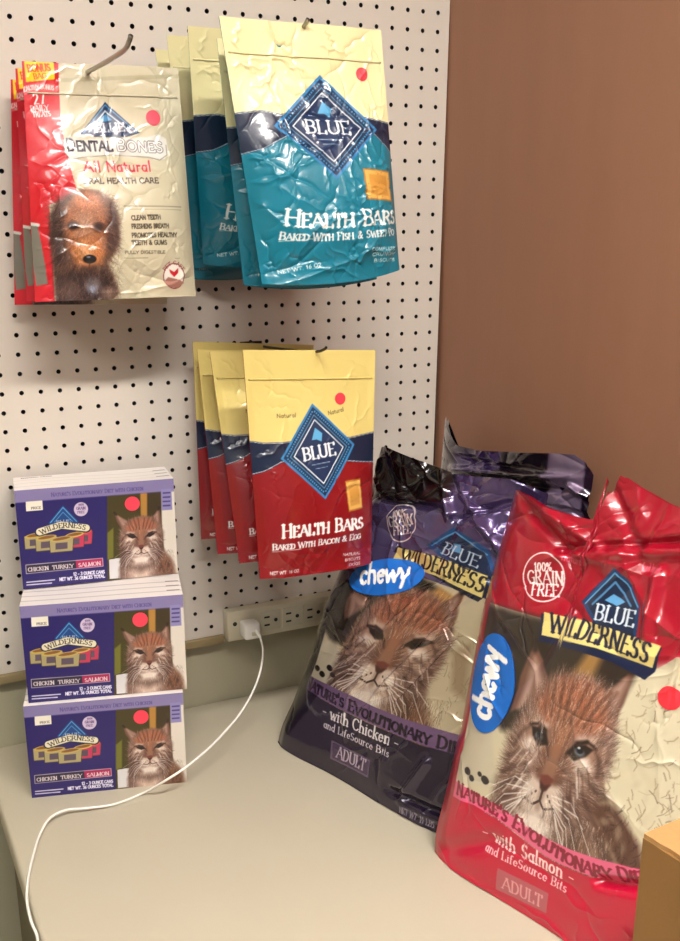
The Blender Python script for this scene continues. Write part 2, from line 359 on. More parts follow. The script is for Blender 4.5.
# ------------------------------------------------------------------ pictures printed on the packs
def aff(src, dst):
    A = np.array([[x, y, 1] for x, y in src], float); return np.linalg.solve(A, np.array(dst, float)).T
def wildcat(cv, eL, eR, nose, chin_px=None, hairs=6000, ears=((-.95, .6, -.80, 1.75, -.2, .95), (.25, .95, .85, 1.7, .95, .55)), open_=1., warm=1., seed=3, ears_px=None):
    A = aff([(-.42, .12), (.42, .12), (0, -.4)], cv.P([eL, eR, nose]))
    f = lambda L: [(A[0] @ [x, y, 1], A[1] @ [x, y, 1]) for x, y in L]
    U = math.sqrt(abs(A[0, 0]*A[1, 1]-A[0, 1]*A[1, 0]))
    tan = (164*warm, 100, 74); pale = (200, 174, 158); grey = (126, 97, 86); dark = (62, 38, 30); cream = (232, 218, 206)
    rn = np.random.default_rng(seed)
    # chest and shoulders
    cv.poly(f([(-.85, -.5), (-1.0, -1.3), (-.95, -2.4), (.3, -2.6), (1.6, -2.4), (1.45, -1.2), (.9, -.4)]), grey, raw=True, soft=U*.08)
    cv.poly(f([(-.6, -.8), (-.55, -1.5), (-.3, -2.4), (.35, -2.4), (.5, -1.4), (.55, -.8)]), pale, raw=True, soft=U*.2)
    cv.poly(f([(.7, -.7), (1.3, -1.0), (1.6, -2.0), (1.5, -2.6), (.8, -2.5)]), (118, 78, 56), raw=True, soft=U*.2)
    for k in range(26):
        x, y = rn.uniform(.75, 1.45), rn.uniform(-2.3, -1.0)
        cv.line(f([(x, y), (x+rn.uniform(-.08, .05), y-.16)]), U*.06, dark, .6, raw=True, soft=U*.03)
    if ears_px:
        ears = [sum([list(np.linalg.solve(A[:, :2], np.array(cv.q(*p))-A[:, 2])) for p in e], []) for e in ears_px]
    # ears
    for e, sgn in zip(ears, (-1, 1)):
        a, b, c = (e[0], e[1]), (e[2], e[3]), (e[4], e[5])
        cv.poly(f([a, ((a[0]+b[0])/2+.07*sgn, (a[1]+b[1])/2), b, ((c[0]+b[0])/2+.05*sgn, (c[1]+b[1])/2), c]), (112, 78, 66), raw=True, soft=U*.02)
        m = ((a[0]+c[0])/2, (a[1]+c[1])/2); g = lambda p, t: (m[0]+(p[0]-m[0])*t, m[1]+(p[1]-m[1])*t)
        cv.poly(f([g(a, .62), g(b, .72), g(c, .62)]), (196, 164, 150), raw=True, soft=U*.07)
        cv.poly(f([g(a, .3), g(b, .5), g(c, .35)]), (120, 84, 72), raw=True, soft=U*.06, al=.8)
        cv.line(f([g(b, .88), b]), U*.09, (38, 26, 24), .9, raw=True, soft=U*.03)
    S0 = lambda L, c, al, so: cv.poly(f(L), c, al, raw=True, soft=U*so)
    S0([(-.95, -.6), (-.4, -1.15), (.4, -1.15), (.95, -.6), (.8, -1.25), (0, -1.5), (-.8, -1.25)], (70, 46, 40), .6, .14)
    head = [(-.98, -.15), (-.95, .3), (-.8, .62), (-.5, .88), (-.15, .98), (.2, .98), (.55, .86), (.82, .6), (.96, .3), (.98, -.15), (.92, -.5), (.74, -.82), (.42, -1.05), (0, -1.12), (-.42, -1.05), (-.74, -.82), (-.92, -.5)]
    cv.poly(f(head), grey, raw=True, soft=U*.05)
    S = lambda L, c, al=1., soft=.08: cv.poly(f(L), c, al, raw=True, soft=U*soft)
    S([(-.75, .5), (-.4, .85), (0, .92), (.4, .85), (.75, .5), (.5, .25), (.2, .3), (0, -.05), (-.2, .3), (-.5, .25)], tan, .95, .1)
    S([(-.22, .5), (.22, .5), (.2, 0), (.17, -.33), (-.17, -.33), (-.2, 0)], (150*warm, 104, 80), .7, .1)
    for sg in (-1, 1):
        q = lambda L: [(x*sg, y) for x, y in L]
        S(q([(.2, .1), (.55, .3), (.85, .2), (.9, -.3), (.6, -.3), (.35, -.12)]), (176, 138, 118), .8, .08)
        S(q([(.3, .02), (.62, .08), (.72, -.06), (.45, -.12)]), cream, .85, .04)                # pale fur under the eye
        S(q([(.28, .3), (.62, .36), (.66, .26), (.34, .2)]), pale, .8, .04)
        S(q([(.04, -.4), (.3, -.36), (.42, -.55), (.3, -.78), (.02, -.8)]), (214, 194, 180), .95, .05)   # muzzle
        for y0, dy in ((-.12, -.1), (-.28, -.14), (-.45, -.2), (-.62, -.22)):                    # cheek stripes
            cv.line(f(q([(.5, y0), (.7, y0+dy*.6), (.88, y0+dy*1.4)])), U*.045, (70, 44, 36), .75, raw=True, soft=U*.03)
        for x0, a in ((.08, .05), (.2, .1), (.34, .14)):                                         # forehead stripes
            cv.line(f(q([(x0, .42), (x0+a*.6, .62), (x0+a*1.6, .88)])), U*.035, (110, 64, 44), .7, raw=True, soft=U*.025)
        cv.line(f(q([(.24, -.02), (.17, -.2), (.16, -.34)])), U*.05, (100, 58, 44), .55, raw=True, soft=U*.04)
        o = .085*open_
        cv.poly(f(q([(.2, .06), (.32, .12+o), (.48, .16+o), (.64, .2), (.55, .13-o*.6), (.38, .06-o)])), (34, 22, 20), .98, raw=True, soft=U*.015)
        if open_ > .5:
            cv.ell(f(q([(.43, .12)]))[0], U*.07, U*.05, (98, 104, 110), raw=True, soft=U*.02)
            cv.ell(f(q([(.43, .14)]))[0], U*.042, U*.042, (12, 12, 20), raw=True, soft=U*.01)
            cv.ell(f(q([(.40, .17)]))[0], U*.016, U*.016, (220, 222, 228), raw=True, soft=U*.01)
        cv.line(f(q([(.2, .05), (.34, .15+o), (.5, .2+o), (.68, .22)])), [U*.04, U*.065, U*.04], (36, 20, 18), .95, raw=True, soft=U*.02)
        cv.line(f(q([(.2, .03), (.14, -.06)])), U*.035, (60, 34, 28), .8, raw=True, soft=U*.02)
        for k in range(4):
            cv.line(f(q([(.12+.07*k, -.52-.05*k), (.13+.07*k, -.535-.05*k)])), U*.03, (70, 50, 44), .8, raw=True)
    S([(-.42, -.85), (0, -.78), (.42, -.85), (.25, -1.1), (-.25, -1.1)], cream, .95, .07)
    S([(-.14, -.31), (0, -.28), (.14, -.31), (.07, -.46), (0, -.5), (-.07, -.46)], (112, 58, 50), 1, .015)
    S([(-.12, -.38), (0, -.42), (.12, -.38), (.06, -.47), (0, -.5), (-.06, -.47)], (58, 28, 26), .9, .02)
    cv.line(f([(0, -.48), (0, -.62), (-.12, -.7), (-.3, -.66)]), U*.035, (60, 36, 32), .95, raw=True)
    cv.line(f([(0, -.62), (.12, -.7), (.32, -.64)]), U*.035, (60, 36, 32), .95, raw=True)
    S([(-.98, .2), (-.72, .1), (-.7, -.5), (-.5, -.95), (-.9, -.6)], (84, 56, 48), .5, .12); S([(.98, .2), (.72, .1), (.7, -.5), (.5, -.95), (.9, -.6)], (84, 56, 48), .55, .12)
    S([(-.14, .3), (-.2, -.02), (-.3, -.3), (-.2, -.34), (-.1, -.05)], (96, 60, 48), .5, .05); S([(.14, .3), (.2, -.02), (.3, -.3), (.2, -.34), (.1, -.05)], (96, 60, 48), .5, .05)
    # fur
    n = hairs; x = rn.uniform(-1, 1.5, n); y = rn.uniform(-2.4, .95, n)
    hd = (x/1.0)**2+((y+.05)/1.1)**2 < 1
    dx = np.where(hd, x, (x-.1)*.25); dy = np.where(hd, y+.3+.4*(y > 0), -1.); keep = hd | (y < -.6)
    dx, dy, x, y = dx[keep], dy[keep], x[keep], y[keep]
    R0 = np.stack([A[0, 0]*x+A[0, 1]*y+A[0, 2], A[1, 0]*x+A[1, 1]*y+A[1, 2]], 1)
    D = np.stack([A[0, 0]*dx+A[0, 1]*dy, A[1, 0]*dx+A[1, 1]*dy], 1); D /= np.hypot(*D.T)[:, None]+1e-9
    far = (np.abs(x) > .1) | (y > .1) | (y < -.9)
    face = (np.hypot(np.abs(x)-.42, (y-.12)*1.5) > .26) & ~((np.abs(x) < .18) & (y < -.25) & (y > -.55))
    k = far & face
    K = max(4, int(U*.19*cv.pp))
    cv.hairs(R0[k], D[k], U*.17, amp=.38, al=.55, K=K)
    w_ = k & (rn.random(len(x)) < .16); cv.hairs(R0[w_], D[w_], U*.2, col=(226, 206, 192), amp=.1, al=.5, K=K)
    w_ = k & (rn.random(len(x)) < .16) & ((np.abs(x) > .3) | (y > .3)); cv.hairs(R0[w_], D[w_], U*.17, col=(74, 48, 40), amp=.2, al=.55, K=K)
    for sg in (-1, 1):
        q = lambda L: [(x*sg, y) for x, y in L]
        for y0, dy in ((-.1, -.1), (-.26, -.15), (-.44, -.2), (-.62, -.24)):
            cv.line(f(q([(.52, y0), (.72, y0+dy*.6), (.93, y0+dy*1.5)])), U*.05, (62, 38, 32), .5, raw=True, soft=U*.03)
        for x0, a in ((.07, .04), (.19, .09), (.33, .13), (.47, .12)):
            cv.line(f(q([(x0, .4), (x0+a*.6, .62), (x0+a*1.5, .9)])), U*.035, (84, 50, 38), .5, raw=True, soft=U*.025)
        cv.poly(f(q([(.5, .02), (.72, .02), (.8, -.2), (.62, -.42), (.5, -.2)])), (196, 172, 158), .3, raw=True, soft=U*.1)
        cv.line(f(q([(.66, .2), (.8, .1), (.86, -.1)])), U*.05, (62, 38, 32), .55, raw=True, soft=U*.03)
    # whiskers
    for sg in (-1, 1):
        for i in range(7):
            a0 = -.02-.16*i+rn.uniform(-.05, .05); L = rn.uniform(.7, 1.15)
            x0, y0 = (.2+.03*i)*sg, -.5-.04*i
            cv.line(f([(x0, y0), (x0+sg*L*.5*math.cos(a0), y0+L*.5*math.sin(a0)+.03), (x0+sg*L*math.cos(a0-.25), y0+L*math.sin(a0-.25))]), [U*.02, U*.012], (240, 232, 225), .7, raw=True)
        for i in range(16):
            x0, y0 = rn.uniform(.3, .8)*sg, rn.uniform(-.5, 0); cv.line(f([(x0, y0), (x0*1.15+sg*.05, y0-.22)]), U*.02, rn.choice([(236, 222, 212), (84, 56, 48)]), .55, raw=True, soft=U*.01)
    return f, U

def diamond_logo(cv, T, R_, B, L_, word=True, glint=True):
    """blue diamond shield with the word BLUE, given by its four corners"""
    t, r, b_, l = cv.P([T, R_, B, L_]); c = (t+r+b_+l)/4; ex = (r-l)/2; ey = (t-b_)/2; hh = np.hypot(*ey)
    D = lambda L: [tuple(c+x*ex+y*ey) for x, y in L]
    r = [(0, 1), (1, 0), (0, -1), (-1, 0)]; sc = lambda t: D([(x*t, y*t) for x, y in r])
    cv.poly(sc(1), (48, 128, 184), raw=True); cv.poly(sc(.93), (14, 40, 74), raw=True)
    p = sc(.86)
    for a, b in zip(p, p[1:]+p[:1]):
        for t in np.linspace(.04, .96, 20):
            cv.ell((a[0]+(b[0]-a[0])*t, a[1]+(b[1]-a[1])*t), hh*.018, hh*.018, (64, 156, 210), raw=True)
    cv.line(sc(.76), hh*.012, (104, 178, 220), raw=True, closed=True); cv.line(sc(.66), hh*.022, (224, 234, 242), raw=True, closed=True)
    cv.poly(sc(.62), (18, 46, 84), raw=True)
    if word:
        text(cv, 'BLUE', D([(-.43, -.12), (.43, -.12)]), hh*.25, (236, 240, 244), .2, raw=True)
        cv.poly(D([(-.15, .26), (-.02, .5), (.15, .36), (.1, .2), (-.02, .26)]), (92, 170, 216), raw=True)
        cv.line(D([(-.24, -.24), (.24, -.24)]), hh*.012, (170, 190, 210), raw=True)
        cv.line(D([(-.16, -.33), (.16, -.33)]), hh*.01, (170, 190, 210), raw=True)

# ------------------------------------------------------------------ curved pack panels
class Panel:
    """front sheet of a pack: origin a, unit axes u (across), v (up), n (outwards), bulge b(x,y) in metres"""
    def __init__(s, a, u, v, b=None):
        s.a, s.u, s.v = np.array(a, float), np.array(u, float), np.array(v, float)
        s.n = np.cross(s.u, s.v); s.b = b or (lambda x, y: 0*x)
    def xy(s, px, py):
        d = 0.
        for _ in range(6):
            P = hit(px, py, s.n, s.n@s.a+d); x = (P-s.a)@s.u; y = (P-s.a)@s.v; d = float(s.b(np.float64(x), np.float64(y)))
        return x, y
    def q(s, px, py): x, y = s.xy(px, py); return x*100, y*100
    def pos(s, x, y, off=0):
        return s.a+x[..., None]*s.u+y[..., None]*s.v+(off*np.ones_like(x))[..., None]*s.n
class Creases:
    def __init__(s, seed, n, x0, x1, y0, y1, amp, w=(.0013, .003), ln=(.012, .055), ang=None):
        r = np.random.default_rng(seed)
        s.k = [(r.uniform(x0, x1), r.uniform(y0, y1), (r.uniform(0, PI) if ang is None else r.normal(*ang)), r.uniform(*ln), r.uniform(*w), amp*r.uniform(.4, 1)*r.choice([-1, 1])) for _ in range(n)]
    def __call__(s, x, y):
        o = np.zeros_like(x)
        for cx, cy, a, L, w, A in s.k:
            dx, dy = x-cx, y-cy; t = (dx*math.cos(a)+dy*math.sin(a))/L
            m = np.abs(t) < 1
            d = -dx*math.sin(a)+dy*math.cos(a)+L*.22*np.sin(t*2.2+cx*90)+.0012*np.sin(t*11+cy*200)
            o += np.where(m, A*np.exp(-np.abs(d)/w)*(1-t*t), 0)
        return o
def disc_patch(pan, disp, c, rx, ry, rot, cv_paint, name, m, parent, org, off=.0009, nr=14, nt=64, poly=None):
    """round or oval label following the curved panel"""
    r = np.linspace(0.001, 1, nr)[:, None]; t = np.linspace(0, 2*PI, nt+1)[None]
    X = r*np.cos(t)*rx; Y = r*np.sin(t)*ry
    cx, cy = c; x = cx+X*math.cos(rot)-Y*math.sin(rot); y = cy+X*math.sin(rot)+Y*math.cos(rot)
    P = pan.pos(x, y, 0)+pan.n*((pan.b(x, y)+disp(x, y)*.9+off)[..., None])
    C = cv_paint(X*100, Y*100)
    P2 = pan.pos(x[-1:], y[-1:], 0)+pan.n*((pan.b(x[-1:], y[-1:])+disp(x[-1:], y[-1:])*.9)[..., None])
    return grids(name, [(P, C), (np.concatenate([P[-1:], P2]), np.concatenate([C[-1:], C[-1:]]))], m, parent, org)
def flat(col): return lambda X, Y: np.broadcast_to(np.array(col, float), X.shape+(3,))

def sstep(a, b, x): t = np.clip((x-a)/(b-a), 0, 1); return t*t*(3-2*t)

def make_pouch(name, Ytop, Ybot, quad, D, paint, side, seed, crease_n=34, crease_amp=.0012, back_col=None, prot=60, nmul=2.0, bot_sag=0., zip_t=.86, disc=None):
    TL, TR, BR, BL = quad
    # tilted panel through the top line (y=Ytop) and bottom line (y=Ybot)
    tl, br = onY(*TL, Ytop), onY(*BL, Ybot)
    v = np.array([0, (Ytop-Ybot), tl[2]-br[2]]); v /= np.linalg.norm(v)
    u = np.array([1., 0, 0]); pan = Panel(br, u, v)
    q4 = [pan.xy(*p) for p in (BL, BR, TR, TL)]
    H = (q4[2][1]+q4[3][1])/2
    xl = lambda y: q4[0][0]+(q4[3][0]-q4[0][0])*(y/H); xr = lambda y: q4[1][0]+(q4[2][0]-q4[1][0])*(y/H)
    def b(x, y):
        s_ = np.clip((x-xl(y))/(xr(y)-xl(y)), 0, 1); t = np.clip(y/H, 0, 1)
        e = 1-np.abs(2*s_-1)**3.2
        g = (.55+.45*sstep(0, .22, t))*(1-sstep(.3, zip_t, t))
        return D*e*g
    pan.b = b
    W = xr(0)-xl(0)
    cr = Creases(seed, crease_n, xl(H/2), xr(H/2), 0, H*.95, crease_amp)
    cr2 = Creases(seed+5, 5, xl(H/2), xr(H/2), 0, H*.3, crease_amp*1.6, w=(.003, .008), ln=(.05, .12), ang=(.1, .5))
    def disp(x, y):
        s_ = np.clip((x-xl(y))/(xr(y)-xl(y)), 0, 1); ed = sstep(0, .06, s_)*sstep(0, .06, 1-s_)
        return (cr(x, y)+cr2(x, y))*ed+.0018*np.sin(x*38+seed)*np.sin(y*22+seed*2)*ed
    nu, nv = int(W*1000*nmul*.62)+2, int(H*1000*nmul*.62)+2
    S_, T_ = np.meshgrid(np.linspace(0, 1, nu), np.linspace(0, 1, nv))
    top = lambda s: q4[3][1]+(q4[2][1]-q4[3][1])*s
    bot = lambda s: q4[0][1]+(q4[1][1]-q4[0][1])*s-bot_sag*(1-(2*s-1)**2)
    Y = bot(S_)+(top(S_)-bot(S_))*T_; X = xl(Y)+(xr(Y)-xl(Y))*S_
    ox, oy = sum(p[0] for p in q4)/4, 0
    org = pan.a+pan.u*ox
    x0, x1 = min(p[0] for p in q4)*100-1, max(p[0] for p in q4)*100+1
    y0, y1 = min(p[1] for p in q4)*100-2, max(p[1] for p in q4)*100+1
    cv = Cv(x0, y0, x1, y1, prot/2.5, side, pan.q)
    paint(cv)
    P = pan.pos(X, Y)+pan.n*(b(X, Y)+disp(X, Y))[..., None]
    C = cv.get(X*100, Y*100)
    st = 6; Xb, Yb = X[::st, ::st], Y[::st, ::st]
    if (nu-1) % st: Xb = np.concatenate([Xb, X[::st, -1:]], 1); Yb = np.concatenate([Yb, Y[::st, -1:]], 1)
    if (nv-1) % st:
        Xl = X[-1:, ::st]; Yl = Y[-1:, ::st]
        if (nu-1) % st: Xl = np.concatenate([Xl, X[-1:, -1:]], 1); Yl = np.concatenate([Yl, Y[-1:, -1:]], 1)
        Xb = np.concatenate([Xb, Xl]); Yb = np.concatenate([Yb, Yl])
    Pb = pan.pos(Xb, Yb)+pan.n*(disp(Xb, Yb)*1.0-b(Xb, Yb)*.55-.0014)[..., None]
    Cb = cv.get(Xb*100, Yb*100)*.0+np.array(back_col or side, float)
    bf = P[:1]; r_ = np.linspace(0, 1, 6)[:, None, None]
    bb = pan.pos(X[:1], Y[:1])+pan.n*(disp(X[:1], Y[:1])-b(X[:1], Y[:1])*.55-.0014)[..., None]
    Pg = bb*(1-r_)+bf*r_+np.array([0, 0, .006])*(1-(2*r_-1)**2)
    Cg = np.broadcast_to(C[:1], Pg.shape)
    root = empty(name, org)
    grids('body', [(P, C), (Pb[:, ::-1], Cb[:, ::-1]), (Pg, Cg)], M_POUCH, root, org)
    # zip ridge below the header
    zy = H*(zip_t+.015); zx = np.linspace(xl(zy)+.004, xr(zy)-.004, 60)
    mb = MB(); zz = zy+(top(np.clip((zx-xl(zy))/(xr(zy)-xl(zy)), 0, 1))-H)
    pts = pan.pos(zx, zz, 0)+pan.n*(b(zx, zz)+disp(zx, zz)+.0004)[:, None]
    mb.tube([tuple(p) for p in pts], .0011, 6, sub=1)
    zc = cv.get(np.array([(zx[30])*100]), np.array([zz[30]*100]))[0]
    mb.build('zipper', mat(name+'_zip', tuple(zc*.93), .3, coat=.5, bump=.0001, bscale=90), root, org)
    return root, pan, disp, cv

def place_dup(root, hang, new_hang, rx, rz=0, ry=0, label=None, group=None, sc=(1, 1, 1)):
    """copy a pouch with its parts, re-hung at another point of the hook"""
    r = root.copy(); COL.objects.link(r)
    R = Euler((rx, ry, rz), 'XYZ'); M = R.to_matrix()
    off = Vector(root.location)-Vector(hang); off = Vector((off.x*sc[0], off.y*sc[1], off.z*sc[2]))
    r.location = Vector(new_hang)+M @ off; r.rotation_euler = R; r.scale = sc
    if label: r['label'] = label
    if group: r['group'] = group
    for ch in list(root.children):
        c = ch.copy(); COL.objects.link(c); c.parent = r
    return r

# ------------------------------------------------------------------ artwork of the hanging pouches
def biscuit(cv, pts):
    cv.poly(pts, (176, 118, 44)); p = cv.P(pts); c = p.mean(0)
    cv.poly([tuple(c+(k-c)*.9) for k in p], (228, 178, 92), raw=True, soft=.05)
    cv.poly([tuple(c+(k-c)*.66) for k in p], (206, 148, 66), raw=True, soft=.1)
    for k in range(7):
        a = RNG.uniform(-.4, .4, 2)*(p.max(0)-p.min(0))
        cv.ell(tuple(c+a), .09, .06, (180, 120, 50), raw=True, soft=.04)

def art_bars(cv, top, low, bandup, bandlo, dia, t1, t2, h1, h2, bis, small, nw, sub):
    """cream header, navy wave, coloured field"""
    navy = (16, 30, 58)
    x0, x1 = cv.x0, cv.x0+cv.W/cv.pp
    up = cv.P(bandup); lo = cv.P(bandlo); up[0, 0] = lo[0, 0] = x0; up[-1, 0] = lo[-1, 0] = x1
    cv.a[:] = low
    cv.poly([(x0, cv.y0+cv.H/cv.pp+1), (x1, cv.y0+cv.H/cv.pp+1)]+[tuple(p) for p in up[::-1]], top, raw=True)
    cv.poly([tuple(p) for p in up]+[tuple(p) for p in lo[::-1]], navy, raw=True)
    cv.line(up+[0, -.1], .07, (200, 210, 215), raw=True); cv.line(lo+[0, .1], .07, (200, 215, 225), raw=True)
    diamond_logo(cv, *dia)
    biscuit(cv, bis)
    text(cv, 'Health Bars', t1, h1, (240, 242, 240), .22, small=.8)
    text(cv, sub, t2, h2, (232, 236, 236), .24, small=.82)
    a, b = cv.P([t2[0]])[0], cv.P([t2[-1]])[0]
    cv.line([(a[0], a[1]-.22), (a[0]+(b[0]-a[0])*.3, a[1]-.18+(b[1]-a[1])*.3)], .06, (220, 225, 225), raw=True)
    for r in small: text(cv, r[2], r[:2], .34, (225, 232, 232), .2, serif=False)
    text(cv, 'Net Wt. 16 oz', nw, .42, (225, 232, 232), .2, serif=False) if 'z' in G else text(cv, 'NET WT. 16 O2.', nw, .4, (225, 232, 232), .2, serif=False)

def art_teal(cv):
    art_bars(cv, (236, 226, 172), (0, 118, 142), [(237, 115), (262, 110), (290, 116), (330, 118), (365, 117), (389, 125)],
             [(244, 160), (262, 150), (292, 134), (330, 120), (375, 136), (392, 166)],
             ((320, 77), (376, 128), (338, 181), (273, 124)), [(284, 225), (335, 227), (394, 223)], [(279, 239.5), (335, 240), (394, 235)], 1.75, .8,
             [(363, 168), (388, 172), (391, 202), (367, 199)], [((370, 251), (394, 250), 'COMPLETE'), ((372, 256), (395, 255), 'CRUNCHY'), ((374, 262), (395, 261), 'BISCUITS')],
             [(279, 274), (322, 266)], 'Baked With Fish & Sweet Po')
def art_red(cv):
    art_bars(cv, (224, 204, 124), (136, 7, 16), [(246, 439), (265, 443), (284, 442), (315, 438), (350, 437), (372, 431)],
             [(249, 478), (264, 472), (281, 463), (310, 455), (342, 461), (371, 465)],
             ((312.6, 403), (353.7, 444.5), (327, 499.5), (279.6, 459)), [(282, 538), (320, 534), (362, 527)], [(272, 550), (315, 546), (360, 538)], 1.7, .8,
             [(345, 481), (360, 478), (362, 508), (349, 512)], [((343, 556), (360, 554), 'NATURAL'), ((345, 561), (360, 559), 'BISCUITS'), ((349, 566), (360, 564), 'DOGS')],
             [(270, 575), (300, 572)], 'Baked With Bacon & Egg')
    for a, b in (((277, 418), (296, 417)), ((328, 415), (344, 411))):
        text(cv, 'Natural', [a, b], .5, (96, 84, 50), .16, serif=False)
def art_dental(cv):
    red = (204, 22, 38); cv.a[:] = (206, 197, 168)
    cv.poly([(0, 40), (58, 40), (59, 80), (61, 124), (68, 159), (78, 196), (49, 205), (57, 330), (-20, 330)], red)
    cv.poly([(61, 82), (190, 78), (190, 74), (60, 78)], (180, 172, 140), al=.7)
    # label at the top of the red side
    cv.poly([(24, 61), (54, 60), (55, 79), (26, 82)], (246, 206, 30)); text(cv, 'BONUS', [(28, 72), (51, 70.5)], .75, (214, 60, 40), .22)
    text(cv, 'BAG', [(34, 79), (47, 78)], .55, (214, 60, 40), .22)
    cv.line([(22, 91), (38, 87), (54, 88)], .95, (226, 90, 96)); text(cv, 'HEALTHY BONUS', [(22, 92.5), (38, 89), (54, 90)], .45, (250, 236, 232), .2)
    text(cv, '27', [(34, 104), (46, 103)], 1.05, (250, 240, 236), .18)
    text(cv, 'DAILY', [(31, 111), (49, 110)], .55, (250, 240, 236), .2); text(cv, 'TREATS', [(33, 117), (51, 116)], .55, (250, 240, 236), .2)
    # half-diamond
    cv.poly([(105, 102), (140, 133), (126, 137), (96, 137), (80, 134)], (18, 48, 88))
    cv.line([(83, 133), (105, 105), (137, 132)], .12, (84, 156, 206)); cv.line([(89, 132), (105, 111), (130, 131)], .16, (210, 224, 236))
    cv.poly([(97, 121), (106, 114), (112, 120), (104, 122)], (90, 160, 210)); text(cv, 'BLUE', [(96, 132), (125, 131)], .95, (232, 238, 244), .2)
    # bone
    for c in (((225, 222, 214), 0), ((128, 120, 112), 1)):
        col, k = c
        if k: cv.line([(63, 142), (64, 152), (70, 160), (80, 158), (110, 155), (148, 157), (160, 160), (167, 155), (166, 145)], .09, col)
        else: cv.poly([(63, 140), (69, 136), (80, 140), (110, 138), (148, 137), (158, 134), (166, 139), (168, 150), (165, 159), (156, 160), (148, 157), (110, 155), (82, 157), (72, 161), (65, 154)], col)
    text(cv, 'Dental', [(67, 151), (113, 151)], 1.35, (34, 30, 52), .17, serif=False, small=.82)
    text(cv, 'Bones', [(117, 150.5), (163, 152)], 1.35, (84, 78, 88), .26, serif=False, small=.82); text(cv, 'Bones', [(117, 150.5), (163, 152)], 1.35, (240, 238, 232), .13, serif=False, small=.82)
    text(cv, 'All Natural', [(84, 172), (152, 171)], 1.15, (206, 26, 66), .17, serif=False)
    text(cv, 'ORAL HEALTH CARE', [(83, 184), (159, 183)], .62, (58, 46, 50), .2, serif=False)
    cv.line([(124, 206), (181, 207)], .08, (110, 100, 80)); cv.line([(126, 209), (181, 210)], .04, (140, 130, 104))
    for a, b, t in (((132, 220), (161, 219), 'CLEAN TEETH'), ((132, 228.5), (169, 228), 'FRESHENS BREATH'), ((132, 237.5), (177, 237), 'PROMOTES HEALTHY'), ((132, 245), (167, 244.5), 'TEETH & GUMS')):
        text(cv, t, [a, b], .5, (60, 52, 40), .24, serif=False)
    text(cv, 'FULLY DIGESTIBLE', [(125, 254), (165, 253.5)], .34, (90, 80, 60), .22, serif=False); cv.line([(124, 258), (148, 258)], .06, (100, 90, 70)); cv.line([(175, 258), (180, 258)], .06, (100, 90, 70))
    cv.ell((174, 276), 1.5, 1.55, (244, 238, 226)); cv.ell((174, 276), 1.5, 1.55, (128, 26, 44), ring=.12)
    text(cv, 'PET CARE', [(165, 271), (174, 264.5), (183, 271)], .42, (128, 26, 44), .2)
    cv.poly([(169, 269), (174, 272), (178, 268), (178, 273), (174, 277), (170, 273)], (206, 26, 40)); cv.poly([(164, 282), (168, 277), (180, 280), (184, 283), (177, 288), (169, 287)], (170, 120, 104))
    # puppy
    cv.poly([(51, 214), (58, 202), (72, 192), (84, 189), (98, 191), (110, 199), (117, 214), (119, 236), (116, 252), (108, 262), (114, 276), (119, 292), (112, 303), (57, 304), (53, 270), (50, 240)], (84, 58, 46), soft=.25)
    cv.poly([(52, 212), (60, 202), (68, 212), (68, 236), (64, 262), (56, 266), (51, 240)], (52, 32, 28), soft=.45)
    cv.poly([(100, 202), (112, 203), (119, 220), (118, 246), (110, 250), (104, 238), (102, 218)], (60, 38, 34), soft=.45)
    cv.poly([(66, 206), (76, 195), (88, 192), (100, 198), (106, 212), (106, 236), (102, 256), (90, 268), (78, 264), (68, 248), (64, 226)], (156, 98, 66), soft=.4)
    cv.poly([(74, 196), (86, 191), (98, 196), (100, 208), (86, 212), (76, 208)], (186, 108, 62), soft=.5); cv.ell((85, 224), .8, 1.1, (176, 130, 102), soft=.5)
    cv.poly([(73, 250), (78, 240), (90, 236), (101, 241), (105, 252), (100, 263), (88, 267), (77, 262)], (198, 124, 74), soft=.45); cv.ell((86, 250), .7, .8, (216, 156, 108), soft=.5)
    cv.poly([(58, 274), (76, 268), (106, 268), (114, 284), (110, 302), (58, 303)], (46, 29, 28), soft=.5)
    cv.ell((70, 288), 1.2, 1.1, (98, 78, 72), soft=.6, al=.8); cv.ell((93, 284), .95, .9, (112, 104, 108), soft=.35); cv.ell((93, 288), .5, .35, (146, 160, 182), soft=.2); cv.ell((108, 292), .7, .6, (140, 116, 102), soft=.4)
    nz = cv.P([(90, 259)])[0]; fc = cv.P([(86, 230)])[0]
    p0, p1_ = cv.P([(58, 300)])[0], cv.P([(114, 194)])[0]; n = 3600; rt = RNG.uniform(p0, p1_, (n, 2)); v_ = rt-fc; dr = v_/(np.hypot(*v_.T)[:, None]+.1)+RNG.normal(0, .5, (n, 2)); dr[:, 1] -= .6; dr /= np.hypot(*dr.T)[:, None]
    ok = np.hypot(rt[:, 0]-nz[0], rt[:, 1]-nz[1]) > 1.0; face = np.hypot((rt[:, 0]-fc[0])/2.2, (rt[:, 1]-fc[1])/4.0) < 1
    cv.hairs(rt[ok], dr[ok], np.where(face[ok], .55, 1.1), amp=.4, al=.65, K=26, curl=.6)
    k_ = ok & face & (RNG.random(n) < .3); cv.hairs(rt[k_], dr[k_], .6, col=(214, 160, 116), amp=.15, al=.4, K=16, curl=.5)
    k_ = ok & face & (RNG.random(n) < .3); cv.hairs(rt[k_], dr[k_], .6, col=(104, 58, 38), amp=.3, al=.5, K=16, curl=.5)
    k_ = ok & ~face & (RNG.random(n) < .25); cv.hairs(rt[k_], dr[k_], 1.1, col=(132, 96, 78), amp=.3, al=.5, K=26, curl=.8)
    cv.ell((73, 226), .62, .45, (40, 22, 20), soft=.2); cv.ell((99, 227), .66, .5, (42, 24, 22), soft=.25); cv.ell((73, 225.5), .12, .1, (150, 130, 124), soft=.05)
